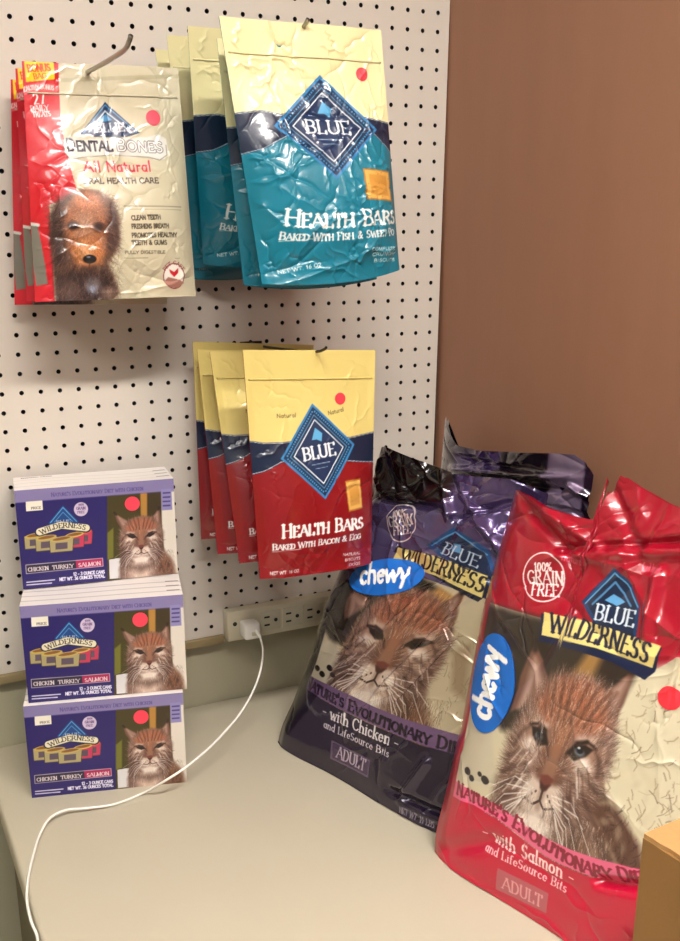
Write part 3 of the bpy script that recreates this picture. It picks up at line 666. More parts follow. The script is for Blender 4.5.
    cv.ell((90, 259), .78, .5, (22, 18, 22), soft=.05); cv.ell((88.5, 257), .24, .1, (120, 120, 134), soft=.05); cv.line([(90, 263), (89.5, 268)], .12, (70, 38, 30), soft=.08)
    # dark pack window printed low on the red side
    cv.poly([(27, 224), (38, 226), (48, 284), (36, 286)], (120, 116, 104)); cv.line([(26, 223), (38, 225)], .35, (214, 214, 206))

# ------------------------------------------------------------------ hooks with hanging pouches
def peg_hook(name, X, Z, L, tipup, m, label, r=.0026, lift=0, pw=.034, ph=.016):
    Zt = Z
    root = empty(name, (X, 0, Z)); tag(root, label, 'hook', 'wire hooks in the pegboard')
    mb = MB(); mb.tube([(X, -.001, Z), (X, -.05, Z), (X, -L*.6, Z-.003+lift*.6), (X, -L+.03, Z-.003+lift), (X, -L+.008, Z+tipup*.3+lift), (X, -L, Z+tipup+lift)], r, 10)
    mb.build('rod', m, root, (X, 0, Z))
    mb = MB(); mb.box((X, -.0016, Z), (pw, .003, ph), bev=.001); mb.cyl((X-.0127, -.004, Z), (X-.0127, .004, Z), .0024); mb.cyl((X+.0127, -.004, Z), (X+.0127, .004, Z), .0024)
    mb.build('backplate', m, root, (X, 0, Z))
    return root

peg_hook('peg_hook', .0898, .2835+OZ, .30, .006, M_STEEL, 'grey wire hook sticking out above the red and cream dental treat pouches')
peg_hook('peg_hook', .3084, .3235+OZ, .25, .006, M_STEEL, 'wire hook carrying the teal health bar pouches, only its upturned tip showing')
peg_hook('peg_hook', .3302, -.0525+OZ, .25, .005, M_DSTEEL, 'dark thin wire hook carrying the red health bar pouches', r=.0018, lift=.0125, ph=.006)

def dots(root, pan, disp, px, r, m=M_STICK, col=(240, 60, 76)):
    x, y = pan.xy(*px); org = np.array(root.location)
    disc_patch(pan, disp, (x, y), r, r, 0, flat(col), 'price_sticker', m, root, org)

# red health bars
red, pan, disp, _ = make_pouch('treat_pouch', -.222, -.238, [(243, 350), (375.5, 350), (371, 563), (260, 579)], .022, art_red, (136, 7, 16), 11, crease_n=55, crease_amp=.0012)
dots(red, pan, disp, (340, 398.5), .0075)
tag(red, 'red and yellow health bars pouch, frontmost on the dark hook, whole front in view', 'treat pouch', 'red health bar pouches')
h0 = (.3302, -.222, -.045+OZ); gr = 'red health bar pouches'
place_dup(red, h0, (.3250, -.118, -.057+OZ), -.17, rz=.0, ry=.0, sc=(1, 1, .965), label='red health bars pouch directly behind the frontmost red one, only its left third showing', group=gr)
place_dup(red, h0, (.3230, -.072, -.060+OZ), -.10, ry=.02, sc=(1, 1, .965), label='red health bars pouch third from the front of the red ones on the dark hook', group=gr)
place_dup(red, h0, (.3240, -.05, -.052+OZ), .045, ry=.025, sc=(1, .6, .975), label='red health bars pouch hanging rearmost, a narrow strip leftmost of the red ones', group=gr)

# teal health bars
teal, pan, disp, _ = make_pouch('treat_pouch', -.238, -.262, [(219, 16), (381, 30), (400, 270), (262, 284)], .034, art_teal, (0, 118, 142), 23, crease_n=130, crease_amp=.0026, nmul=2.1, bot_sag=.008)
dots(teal, pan, disp, (361.5, 74.5), .0075, col=(226, 66, 78))
gt = 'teal health bar pouches'
tag(teal, 'teal and cream health bars pouch with blue diamond, frontmost of the teal ones', 'treat pouch', gt)
h0 = (.3084, -.240, .318+OZ)
place_dup(teal, h0, (.322, -.192, .300+OZ), .01, ry=.05, sc=(1, .6, .96), label='teal health bars pouch just behind the frontmost teal one, a narrow slice showing', group=gt)
place_dup(teal, h0, (.309, -.128, .327+OZ), .31, ry=.0, sc=(1, .6, 1), label='teal health bars pouch third from the front, with a single white letter H showing', group=gt)
place_dup(teal, h0, (.301, -.072, .327+OZ), .2, ry=-.01, sc=(1, .3, 1), label='teal and cream pouch fourth from the front, mostly hidden behind the dental treats', group=gt)
place_dup(teal, h0, (.298, -.032, .316+OZ), .08, ry=.0, sc=(1, .35, 1), label='rearmost teal pouch, only a small cream corner showing above the dental treats', group=gt)

# dental bones
den, pan, disp, _ = make_pouch('treat_pouch', -.110, -.128, [(22, 61), (178, 68), (196, 296), (35, 302)], .028, art_dental, (204, 22, 38), 37, crease_n=90, crease_amp=.0016, back_col=(190, 20, 34))
dots(den, pan, disp, (153, 118), .0088, col=(236, 70, 92))
gd = 'red and cream dental treat pouches'
tag(den, 'red and cream dental bones pouch with a puppy picture, frontmost of its hook', 'treat pouch', gd)
h0 = (.0898, -.110, .283+OZ)
place_dup(den, h0, (.0892, -.068, .281+OZ), .03, ry=.0, sc=(1, .75, 1), label='middle red dental treat pouch, its red edge showing left of the front one', group=gd)
place_dup(den, h0, (.0890, -.030, .272+OZ), .03, ry=.03, sc=(1, .5, 1), label='rearmost red dental treat pouch, leftmost red sliver against the pegboard', group=gd)

# ------------------------------------------------------------------ boxed cans
BOXG = 'boxes of cat food cans'
a3 = onZ(32, 798, CT); b3 = onZ(187, 782, CT); BW = float(np.linalg.norm(b3-a3)); BH = .1335
u3 = (b3-a3)/BW; bpan = Panel(a3, u3, (0, 0, 1)); BYAW = math.atan2(u3[1], u3[0])
def art_box(cv):
    cv.a[:] = (40, 30, 98)
    cv.poly([(115.6, 700), (200, 690), (200, 800), (115.6, 800)], (60, 48, 26)); cv.poly([(115.6, 700), (150, 700), (151, 800), (115.6, 800)], (66, 58, 26))
    cv.poly([(149, 700), (156, 700), (156, 745), (150, 745)], (176, 128, 58), soft=.1); cv.poly([(170, 690), (200, 690), (200, 785), (176, 785), (171, 740)], (216, 208, 196), soft=.08)
    cv.poly([(117.5, 770), (129, 768), (129, 787), (118, 788)], (214, 212, 214)); cv.poly([(116, 745), (122, 740), (122, 768), (116, 770)], (110, 110, 40), soft=.1)
    wildcat(cv, (140.5, 748), (159.5, 746), (150, 758), hairs=2600, open_=.5, ears_px=[((131, 742), (123, 726), (141, 735)), ((156, 733), (168, 720), (170, 741))])
    cv.poly([(20, 700), (200, 682), (200, 702.5), (20, 718)], (132, 122, 168)); text(cv, "Nature's Evolutionary Diet with Chicken", [(60, 711.5), (152, 704)], .5, (92, 78, 140), .2, small=.85)
    cv.line([(20, 718.3), (200, 703)], .06, (88, 76, 140))
    cv.poly([(170, 703), (180.5, 702), (181.5, 722), (171, 723)], (138, 132, 182))
    for k in range(4): cv.line([(172.5, 706.5+4*k), (179, 706+4*k)], .22, (70, 60, 120))
    cv.poly([(71.5, 719.5), (87, 734.5), (86, 738), (58, 738.5), (57, 736)], (26, 66, 130)); cv.line([(59, 736), (71.5, 721.5), (85, 734.5)], .1, (96, 170, 220)); cv.line([(63, 735.5), (71.5, 726), (81, 734.5)], .08, (90, 160, 210))
    text(cv, 'BLUE', [(65, 736), (79, 735)], .32, (210, 226, 240), .2)
    cv.ell((89.5, 723), .9, .95, (206, 190, 214)); text(cv, 'GRAIN', [(85, 723.5), (94, 723)], .36, (88, 60, 120), .2); text(cv, 'FREE', [(86, 727), (93, 726.5)], .3, (88, 60, 120), .2); text(cv, '100%', [(87, 719.8), (92.5, 719.4)], .26, (88, 60, 120), .2)
    # open cans in a row
    for x, y, w, c in ((44, 748, 11, (200, 174, 76)), (92, 744, 9, (208, 110, 60)), (83, 747, 10, (206, 180, 90)), (55, 750, 11, (196, 172, 90)), (70, 751, 12, (190, 168, 96))):
        p = lambda dx, dy: (x+dx, y+dy-.09*dx)
        cv.poly([p(-w, 0), p(w, 0), p(w*.92, 12), p(-w*.92, 12)], (168, 156, 112) if x < 80 else (192, 56, 90)); cv.ell(p(0, 0), w*.118, .34, c, rot=.09); cv.ell(p(0, -.3), w*.095, .2, (132, 88, 46), rot=.09)
        cv.poly([p(-w*.5, 3.5), p(w*.5, 3.5), p(w*.5, 9.5), p(-w*.5, 9.5)], (92, 78, 92)); cv.line([p(-w, 1), p(-w*.92, 12), p(w*.92, 12), p(w, 1)], .08, (74, 62, 40))
    cv.line([(48, 745), (70, 738.5), (95, 741)], 1.15, (30, 34, 60)); cv.line([(48.5, 744.5), (70, 738), (94.5, 740.5)], .95, (228, 220, 190)); text(cv, 'WILDERNESS', [(50, 747), (71, 740.5), (93.5, 742.5)], .62, (40, 36, 44), .2)
    cv.poly([(34.5, 775.5), (111, 768.5), (111.5, 776), (35, 783.5)], (44, 36, 60)); cv.poly([(84, 771), (111, 768.5), (111.5, 776), (85, 778.5)], (170, 30, 84))
    cv.line([(34.5, 775.5), (111, 768.5), (111.5, 776), (35, 783.5)], .08, (186, 176, 190), closed=True)
    for a, b, t in (((37, 781.5), (57, 779.7), 'CHICKEN'), ((61, 779.3), (82, 777.5), 'TURKEY'), ((87, 777), (109, 775), 'SALMON')): text(cv, t, [a, b], .5, (226, 214, 214), .22)
    cv.line([(35.5, 791.5), (63, 789)], .14, (214, 210, 232)); cv.line([(35.5, 794), (60, 792)], .14, (214, 210, 232)); text(cv, '12 - 3 OZ CANS', [(84, 785), (113, 782.6)], .42, (226, 224, 240), .24, serif=False) if 'Z' in G else text(cv, '12 - 3 OUNCE CANS', [(82, 785), (113, 782.6)], .42, (226, 224, 240), .24, serif=False)
    text(cv, 'NET WT. 36 OUNCES TOTAL', [(68, 790), (113, 786.5)], .42, (226, 224, 240), .24, serif=False)
    cv.poly([(34.6, 716.6), (51, 715.2), (51.5, 724), (35, 725.5)], (238, 232, 214)); text(cv, 'PRICE', [(40, 723.6), (49.5, 722.8)], .3, (70, 60, 70), .2)
bcv = Cv(-.2, -.2, BW*100+.2, BH*100+.2, 36, (50, 38, 120), bpan.q); art_box(bcv)
bcv.a = bcv.a
def make_box(name, loc, yaw, depth, dent, label):
    root = empty(name, loc, yaw); tag(root, label, 'box', BOXG)
    nu, nv = 400, 260
    X, Z = np.meshgrid(np.linspace(0, BW, nu), np.linspace(0, BH, nv))
    col = bcv.get(X*100, Z*100)
    dp = dent*.0016*np.sin(X/BW*PI)*np.sin(Z/BH*PI)
    F = np.stack([X, dp, Z], -1)
    nd = 60; X2, Y2 = np.meshgrid(np.linspace(0, BW, nu), np.linspace(0, depth, nd))
    T = np.stack([X2, Y2, BH+.0012*dent*np.sin(X2/BW*PI*2)*np.sin(Y2/depth*PI)], -1)
    c = Cv(0, 0, BW*100, depth*100, 30, (232, 226, 222)); D = depth*100; W = BW*100
    for k in range(1, 4):
        y = 1.75*k; c.line([(0, y), (W, y+.05)], .12, (176, 168, 172), raw=True); c.line([(0, y+.12), (W, y+.17)], .1, (244, 242, 240), raw=True)
        c.line([(W-1.9, y+.3), (W-.35, y+.3)], .2, (62, 44, 52), raw=True)
    text(c, 'INGREDIENTS CHICKEN', [(1, D*.86), (5, D*.86)], .4, (110, 104, 112), .2, raw=True)
    C2 = c.get(X2*100, Y2*100)
    s4 = np.linspace(0, 1, 8)
    def quad(p0, p1, p2, p3):
        a, b = np.meshgrid(s4, s4); a = a[..., None]; b = b[..., None]
        return (np.array(p0)*(1-a)+np.array(p1)*a)*(1-b)+(np.array(p3)*(1-a)+np.array(p2)*a)*b
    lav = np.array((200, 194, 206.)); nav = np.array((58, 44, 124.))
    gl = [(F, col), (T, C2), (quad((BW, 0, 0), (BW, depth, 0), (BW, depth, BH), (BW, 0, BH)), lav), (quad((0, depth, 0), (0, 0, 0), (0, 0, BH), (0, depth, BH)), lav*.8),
          (quad((BW, depth, 0), (0, depth, 0), (0, depth, BH), (BW, depth, BH)), nav), (quad((0, depth, 0), (BW, depth, 0), (BW, 0, 0), (0, 0, 0)), lav)]
    grids('carton', gl, M_CARD, root)
    dx, dz = (bpan.xy(141, 717)); r = np.linspace(.001, 1, 8)[:, None]; t = np.linspace(0, 2*PI, 41)[None]
    x = dx+r*np.cos(t)*.0098; z = dz+r*np.sin(t)*.0098
    sy = dent*.0016*np.sin(x/BW*PI)*np.sin(z/BH*PI)
    P = np.stack([x, sy-.0007, z], -1); P2 = P[-1:]+np.array([0, .0007, 0])
    def dc(X, Y): return np.broadcast_to(np.array((242, 66, 88.)), X.shape+(3,))
    grids('price_sticker', [(P, dc(x, z)), (np.concatenate([P[-1:], P2]), dc(x[:2], z[:2]))], M_STICK, root)
    lx, lz = bpan.xy(43, 720.5)
    grids('shelf_label', [(np.stack([XX, dent*.0016*np.sin(XX/BW*PI)*np.sin(ZZ/BH*PI)-.0005, ZZ], -1), bcv.get(XX*100, ZZ*100)) for XX, ZZ in [np.meshgrid(np.linspace(lx-.0105, lx+.0105, 50), np.linspace(lz-.006, lz+.006, 30))]], M_CARD, root)
    return root
make_box('canned_food_box', tuple(a3), BYAW, .13, .4, 'purple cat food box with bobcat picture, bottom of the stack, standing on the counter')
l2 = onZ(28, 704, CT+BH)
make_box('canned_food_box', (l2[0]+.001, l2[1]+.001, CT+BH+.0006), BYAW+.01, .13, -.5, 'purple cat food box with bobcat picture, middle of the stack')
l1 = onZ(12.5, 492, CT+3*BH+.001); r1 = onZ(168, 480, CT+3*BH+.001)
make_box('canned_food_box', (l1[0]+.002, l1[1], CT+2*BH+.0024), math.atan2(r1[1]-l1[1], r1[0]-l1[0]), .074, .9, 'purple cat food box with bobcat picture, top of the stack')

# ------------------------------------------------------------------ big bags of cat food
def make_bag(name, base, theta, edgeL, Wb, topline, depth, paint, colr, seed, m, crn, crest, folds, label, group, nmul=2.0, res=22, top_round=0):
    a, b = onZ(*base[0], CT+.002), onZ(*base[1], CT+.002); u = b-a; u[2] = 0; u /= np.linalg.norm(u)
    back = -np.cross([0, 0, 1], u); back = back*np.sign(back[0])
    v = np.array([0, 0, 1])*math.cos(theta)+back*math.sin(theta)
    pan = Panel(a, u, v); dd = .036
    def xyd(p, d):
        e_ = d*.25
        for _ in range(6):
            P = hit(*p, pan.n, pan.n@pan.a-e_); e_ = d*(.25+.75*float(sstep(0, .16, (P-pan.a)@pan.v)))
        return (P-pan.a)@pan.u, (P-pan.a)@pan.v
    EL = np.array(sorted([xyd(p, dd) for p in edgeL], key=lambda k: k[1])); TL = np.array(sorted([xyd(p, dd*.4) for p in topline]))
    if TL[-1, 0] < Wb: TL = np.concatenate([TL, [[Wb+.01, TL[-1, 1]]]])
    xl = lambda y: np.interp(y, EL[:, 1], EL[:, 0]); xr = lambda y: Wb-.018*sstep(.05, .48, y)+.0*y
    Ht = .46
    def b(x, y):
        s_ = np.clip((x-xl(y))/(xr(y)-xl(y)), 0, 1); e = np.abs(2*s_-1)
        return -dd*(e**6)*(.25+.75*sstep(0, .16, y))-.004*(1-sstep(0, .04, y))**2+.012*(1-e**2)*sstep(0, .15, y)*(1-sstep(.25, .42, y))
    pan.b = b
    cr = Creases(seed, crn[0], 0, Wb, 0, .55, crn[1], w=(.0014, .004), ln=(.015, .08))
    cr3 = Creases(seed+9, crn[2], 0, Wb, .3, .55, crn[1]*2.2, w=(.004, .012), ln=(.04, .14), ang=(.2, .7))
    def disp(x, y):
        s_ = np.clip((x-xl(y))/(xr(y)-xl(y)), 0, 1); ed = sstep(0, .05, s_)*sstep(0, .05, 1-s_)
        o = (cr(x, y)+cr3(x, y))*ed+.003*np.sin(x*26+seed)*np.sin(y*17+seed)*ed
        for (px, py, qx, qy, w, A) in folds:
            p0 = np.array(xyd((px, py), 0)); p1 = np.array(xyd((qx, qy), 0)); d = p1-p0; L = np.hypot(*d); d = d/L
            t = ((x-p0[0])*d[0]+(y-p0[1])*d[1])/L; n = -(x-p0[0])*d[1]+(y-p0[1])*d[0]
            o = o+A*np.exp(-(n/w)**2)*sstep(-.15, .1, t)*sstep(-.15, .1, 1-t)
        return o
    nu, nv = int(Wb*1000*nmul*.62)+2, int(.52*1000*nmul*.62)+2
    S_, T_ = np.meshgrid(np.linspace(0, 1, nu), np.linspace(0, 1, nv))
    xa, xb_ = max(xl(Ht), TL[0, 0]), xr(Ht); top = np.interp(xa+(xb_-xa)*S_, TL[:, 0], TL[:, 1])
    Y = T_*top; X = xl(Y)+(xr(Y)-xl(Y))*S_
    k = sstep(.6, 1, T_); X = X*(1-k)+(np.interp(S_, np.linspace(0, 1, 50), np.linspace(max(xl(Ht), TL[0, 0]), xr(Ht), 50)))*k
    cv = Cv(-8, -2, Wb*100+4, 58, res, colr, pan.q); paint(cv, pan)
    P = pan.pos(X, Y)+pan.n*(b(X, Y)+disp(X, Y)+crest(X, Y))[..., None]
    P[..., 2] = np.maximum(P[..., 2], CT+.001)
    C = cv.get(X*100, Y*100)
    st = 5; Sb, Tb = np.meshgrid(np.linspace(0, 1, nu//st), np.linspace(0, 1, nv//st))
    tb = np.interp(xa+(xb_-xa)*Sb, TL[:, 0], TL[:, 1]); Yb = Tb*tb; Xb = xl(Yb)+(xr(Yb)-xl(Yb))*Sb; k = sstep(.6, 1, Tb); Xb = Xb*(1-k)+(max(xl(Ht), TL[0, 0])+(xr(Ht)-max(xl(Ht), TL[0, 0]))*Sb)*k
    e = np.abs(2*Sb-1); thick = depth*(1-e**4)*(1-.92*sstep(.45, .98, Tb))*(.45+.55*sstep(0, .1, Tb))
    Pb = pan.pos(Xb, Yb)+pan.n*(b(Xb, Yb)+crest(Xb, Yb)-.0015-thick)[..., None]; Pb[..., 2] = np.maximum(Pb[..., 2], CT+.001)
    Pb[..., 0] = np.minimum(Pb[..., 0], .652)
    Cb = np.broadcast_to(np.array(colr, float)*.8, Pb.shape)
    s1 = np.linspace(0, 1, nu); r_ = np.linspace(0, 1, 5)[:, None, None]
    bk = np.stack([np.interp(s1, np.linspace(0, 1, Pb.shape[1]), Pb[0, :, i]) for i in range(3)], -1)[None]
    G1 = bk*(1-r_)+P[:1]*r_
    org = pan.a+pan.u*(Wb/2); org = np.array([org[0], org[1], CT])
    root = empty(name, org); tag(root, label, 'pet food bag', group)
    grids('body', [(P, C), (Pb[:, ::-1], Cb), (G1, np.broadcast_to(C[:1], G1.shape))], m, root, org)
    return root, pan, (lambda x, y: disp(x, y)+crest(x, y)), org, xyd

def chewy(cvq, rx, ry, base, h):
    """blue oval label with the white word chewy; coordinates in its own cm"""
    c = Cv(-rx*100-.2, -rx*100-.2, rx*100+.2, rx*100+.2, 70, (18, 104, 200))
    text(c, 'chewy', base, h, (248, 250, 250), .185, serif=False, raw=True, gap=.05)
    return lambda X, Y: c.get(X, Y)

def grain_free(cv, c, r, l100, lg, lf, hs):
    cv.ell(c, r, r, (246, 228, 228), ring=.16)
    text(cv, '100%', l100, hs[0], (248, 236, 234), .2); text(cv, 'GRAIN', lg, hs[1], (248, 236, 234), .17); text(cv, 'FREE', lf, hs[2], (248, 236, 234), .17)

def twigs(cv, pts, n, seed, col=(120, 96, 70)):
    r = np.random.default_rng(seed); p = cv.P(pts); lo, hi = p.min(0), p.max(0)
    from_poly = p
    for _ in range(n):
        q = r.uniform(lo, hi); ins = False
        for k in range(len(p)):
            a, b = p[k-1], p[k]
            if (a[1] > q[1]) != (b[1] > q[1]) and q[0] < (b[0]-a[0])*(q[1]-a[1])/(b[1]-a[1])+a[0]: ins = not ins
        if not ins: continue
        an = r.normal(1.2, .5); L = r.uniform(.3, 1.6)
        cv.line([tuple(q), (q[0]+math.cos(an)*L*.5+r.normal(0, .1), q[1]+math.sin(an)*L*.5), (q[0]+math.cos(an+.3)*L, q[1]+math.sin(an+.3)*L)], r.uniform(.04, .12), np.array(col)*r.uniform(.7, 1.25), r.uniform(.3, .8), raw=True)
    for _ in range(n//5):
        q = r.uniform(lo, hi); cv.ell(tuple(q), r.uniform(.3, .9), r.uniform(.15, .4), np.array((206, 192, 160))*r.uniform(.85, 1.08), rot=r.uniform(0, 3), raw=True, soft=.2, al=.35)

def art_salmon(cv, pan):
    cr = (188, 9, 52); cv.a[:] = cr
    cv.poly([(430, 400), (760, 400), (760, 662), (680, 655), (655, 668), (600, 640), (540, 622), (484, 600), (430, 590)], (158, 7, 36))
    cv.poly([(484, 598), (541, 618), (600, 640), (655, 670), (680, 657), (760, 660), (760, 905), (640, 868), (594, 858), (548, 840), (496, 805), (440, 772)], (204, 193, 164))
    # tree shade and trunk behind the cat
    cv.poly([(484, 600), (541, 618), (600, 640), (655, 668), (636, 690), (610, 720), (560, 735), (500, 730), (480, 680)], (46, 36, 30), soft=.5)
    cv.poly([(562, 690), (590, 650), (606, 650), (585, 700)], (150, 112, 64), soft=.5); cv.poly([(596, 700), (618, 656), (628, 660), (608, 710)], (44, 34, 30), soft=.4)
    cv.poly([(466, 700), (490, 735), (500, 790), (440, 772), (455, 720)], (196, 186, 162), soft=.4)
    cv.poly([(640, 668), (700, 660), (760, 690), (760, 900), (650, 862), (604, 800), (606, 735)], (206, 196, 168), soft=.5)
    twigs(cv, [(640, 690), (690, 680), (700, 860), (650, 858), (606, 800), (610, 740)], 150, 4)
    twigs(cv, [(640, 800), (690, 790), (700, 870), (650, 862), (620, 830)], 70, 5, (86, 62, 44))
    cv.poly([(592, 770), (612, 800), (640, 845), (645, 872), (600, 862), (575, 820)], (92, 62, 52), soft=.4); twigs(cv, [(596, 790), (612, 805), (640, 850), (642, 870), (600, 862)], 90, 6, (50, 32, 28))
    wildcat(cv, (540, 736), (581, 752), (545, 784), hairs=15000, open_=.75, ears_px=[((509, 712), (535, 642), (556, 692)), ((592, 700), (637, 666), (608, 738))], seed=3)
    for p, r in (((468, 771), .55), ((472, 778), .45), ((485, 780), .6), ((480, 774), .35)): cv.ell(p, r, r*.8, (30, 24, 28), soft=.05)
    cv.poly([(455, 779), (470, 789), (497, 805), (520, 823), (548, 840), (570, 850), (594, 858), (640, 869), (760, 895), (760, 915), (637, 887), (605, 881), (583, 874), (560, 865), (543, 856), (520, 837), (497, 818), (475, 805), (440, 790), (440, 772)], (222, 96, 134))
    cv.poly([(453, 795), (475, 806), (497, 819), (520, 838), (543, 857), (560, 866), (583, 875), (605, 882), (637, 888), (760, 916), (760, 1100), (300, 1100), (400, 780)], cr)
    text(cv, "Nature's Evolutionary Diet", [(458, 794), (497, 814), (543, 852), (585, 870), (655, 884)], 1.4, (132, 8, 44), .27, small=.8)
    text(cv, '- with Salmon -', [(482, 836), (572, 885)], 1.45, (246, 214, 214), .17)
    text(cv, 'and LifeSource Bits', [(484, 850), (565, 893)], .92, (240, 200, 204), .17)
    cv.poly([(497.6, 868), (547, 894), (545, 914), (495.6, 889)], (174, 84, 94)); text(cv, 'ADULT', [(502, 888), (540, 908)], 1.3, (214, 150, 154), .17)
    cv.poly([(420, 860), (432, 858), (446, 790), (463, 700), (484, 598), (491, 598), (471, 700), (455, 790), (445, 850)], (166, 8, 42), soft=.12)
    # header: seal and logo
    grain_free(cv, (543, 577), 2.75, [(535, 571), (552, 571)], [(527, 583), (562, 585)], [(531, 595), (556, 596.5)], (.9, 1.4, 1.25))
    cv.poly([(614, 568), (628, 580), (640, 606), (636, 640), (600, 634), (579, 602), (596, 584)], (20, 58, 106)); cv.poly([(614, 572), (626, 583), (636, 606), (633, 636), (601, 628), (584, 602), (598, 587)], (14, 34, 66))
    cv.line([(583, 603), (614, 573), (626, 584), (638, 607)], .16, (90, 160, 210)); cv.line([(591, 604), (614, 582), (630, 606)], .22, (74, 130, 180)); cv.poly([(603, 600), (612, 594), (624, 602), (615, 606)], (92, 160, 212))
    text(cv, 'BLUE', [(593, 619), (633, 627)], 1.6, (214, 224, 236), .16)
    cv.poly([(541, 613), (538, 641), (575, 650), (612, 662), (645, 680), (655, 672), (663, 648)], (18, 28, 60)); cv.poly([(544, 612), (598, 624), (662, 646), (652, 668), (596, 648), (541, 635)], (228, 208, 128))
    text(cv, 'WILDERNESS', [(548, 631.5), (597, 644), (647, 663)], 1.95, (28, 30, 56), .18)
    text(cv, 'natural', [(563, 560), (582, 566)], .8, (214, 90, 110), .14, serif=False); text(cv, 'food for cats', [(640, 570), (662, 574)], .8, (214, 90, 110), .14, serif=False)

def art_chicken(cv, pan):
    pu = (52, 42, 78); cv.a[:] = pu
    cv.poly([(330, 430), (440, 440), (452, 475), (452, 500), (400, 505), (372, 500)], (20, 14, 20), soft=.3)
    cv.poly([(372, 498), (400, 505), (440, 510), (500, 560), (520, 560), (520, 600), (345, 580)], (84, 74, 114), soft=.5); cv.poly([(450, 470), (520, 480), (520, 560), (470, 540), (450, 505)], (80, 62, 108), soft=.6)
    cv.poly([(300, 575), (350, 582), (400, 570), (490, 600), (520, 610), (520, 780), (456, 734), (401, 718), (348, 693), (300, 672), (260, 650)], (196, 182, 154))
    cv.poly([(318, 600), (345, 580), (420, 575), (455, 600), (440, 640), (360, 650), (330, 640)], (46, 38, 30), soft=.4)
    cv.poly([(410, 600), (440, 588), (456, 598), (430, 612)], (190, 140, 76), soft=.4); cv.poly([(330, 640), (345, 655), (335, 690), (298, 672), (312, 650)], (206, 196, 174), soft=.3)
    twigs(cv, [(440, 640), (485, 620), (480, 700), (460, 730), (440, 700)], 70, 8); cv.poly([(452, 650), (470, 645), (465, 700), (450, 690)], (140, 116, 92), soft=.5, al=.7)
    wildcat(cv, (377, 634), (416, 645), (381, 668), hairs=13000, open_=.35, ears_px=[((345, 620), (352, 588), (372, 600)), ((424, 612), (467, 587), (441, 650))], seed=9, warm=1.02)
    for p, r in (((317, 668), .5), ((322, 674), .5), ((330, 668), .5), ((333, 675), .4)): cv.ell(p, r*1.4, r*.8, (28, 20, 26), soft=.05)
    cv.poly([(300, 671), (308, 674), (348, 693.5), (375, 707), (401, 718), (430, 727), (456, 734), (520, 750), (520, 770), (452, 753), (425, 746), (401, 737), (370, 723), (338, 708), (304, 686), (290, 680)], (116, 88, 128))
    cv.poly([(250, 660), (304, 686.5), (338, 708.5), (370, 724), (401, 737.5), (425, 747), (452, 753.5), (530, 775), (530, 950), (200, 900)], (38, 28, 52))
    text(cv, "Nature's Evolutionary Diet", [(306, 685), (340, 706), (401, 734), (470, 755)], 1.45, (34, 16, 42), .27, small=.8)
    text(cv, '- with Chicken -', [(322, 715), (398, 749)], 1.5, (236, 230, 236), .19); text(cv, 'and LifeSource Bits', [(323, 727), (389, 757.5)], .95, (222, 214, 226), .19)
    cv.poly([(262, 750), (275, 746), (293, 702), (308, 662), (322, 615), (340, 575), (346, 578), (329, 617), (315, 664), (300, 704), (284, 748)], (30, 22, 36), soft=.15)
    cv.poly([(330.6, 740), (370, 760), (368, 778), (328.8, 758.5)], (104, 86, 116)); cv.poly([(332, 742), (368.5, 761), (367, 775.5), (330.5, 757.5)], (76, 58, 88)); text(cv, 'ADULT', [(335, 757), (364, 771)], 1.5, (190, 176, 196), .17)
    text(cv, 'NET WT. 11 LBS.', [(400, 812), (435, 829)], .8, (150, 140, 160), .16)
    grain_free(cv, (402, 523), 2.6, [(395, 518), (408, 516.5)], [(389, 527), (414, 524)], [(393, 535), (411, 533)], (.9, 1.3, 1.1))
    cv.poly([(455, 527), (425, 545), (440, 556), (470, 585), (500, 590), (490, 550)], (26, 70, 124)); cv.line([(430, 545), (456, 532), (488, 555)], .2, (84, 150, 206)); cv.poly([(455, 533), (436, 546), (475, 580), (496, 585), (486, 553)], (18, 38, 76)); cv.poly([(453, 543), (462, 545), (462, 554), (452, 551)], (90, 156, 206))
    text(cv, 'BLUE', [(441, 553), (478, 568)], 1.5, (190, 206, 226), .16)
    cv.poly([(392, 551), (396, 545), (487, 583), (492, 592), (478, 602)], (18, 22, 48)); cv.poly([(396, 547), (440, 557), (488, 576), (482, 598), (436, 576), (392, 561)], (226, 208, 132))
    text(cv, 'WILDERNESS', [(398, 562), (437, 573), (482, 593)], 1.9, (30, 30, 44), .18)

zero = lambda x, y: 0*x
def crest_s(x, y): return .012*sstep(.40, .50, y)*np.sin(x*24+.6)
def crest_c(x, y): return .012*sstep(.38, .47, y)*np.sin(x*20+1.2)
sal, span, sdisp, sorg, sxyd = make_bag('cat_food_bag', [(432, 858), (560, 941)], math.radians(15), [(432, 858), (444, 800), (456, 745), (470, 680), (484, 605), (500, 545), (516, 490)], .325,
    [(500, 488), (517, 490), (535, 497), (553, 508), (580, 517), (600, 521), (605, 517), (609, 500), (614, 471), (625, 476), (640, 487), (668, 503), (690, 512), (760, 530)], .10,
    art_salmon, (186, 10, 48), 51, M_FOIL, (80, .0026, 30), crest_s,
    [(520, 500, 575, 560, .006, -.008), (560, 548, 700, 540, .004, -.007), (560, 556, 700, 552, .006, .006), (604, 480, 640, 560, .007, -.006), (640, 510, 606, 570, .007, .004), (660, 570, 650, 640, .006, .010), (540, 505, 600, 550, .005, .006), (600, 880, 660, 890, .006, -.01), (440, 850, 500, 840, .01, -.006)],
    'pink bag of salmon cat food with a bobcat picture, behind the brown carton', 'foil bags of cat food')
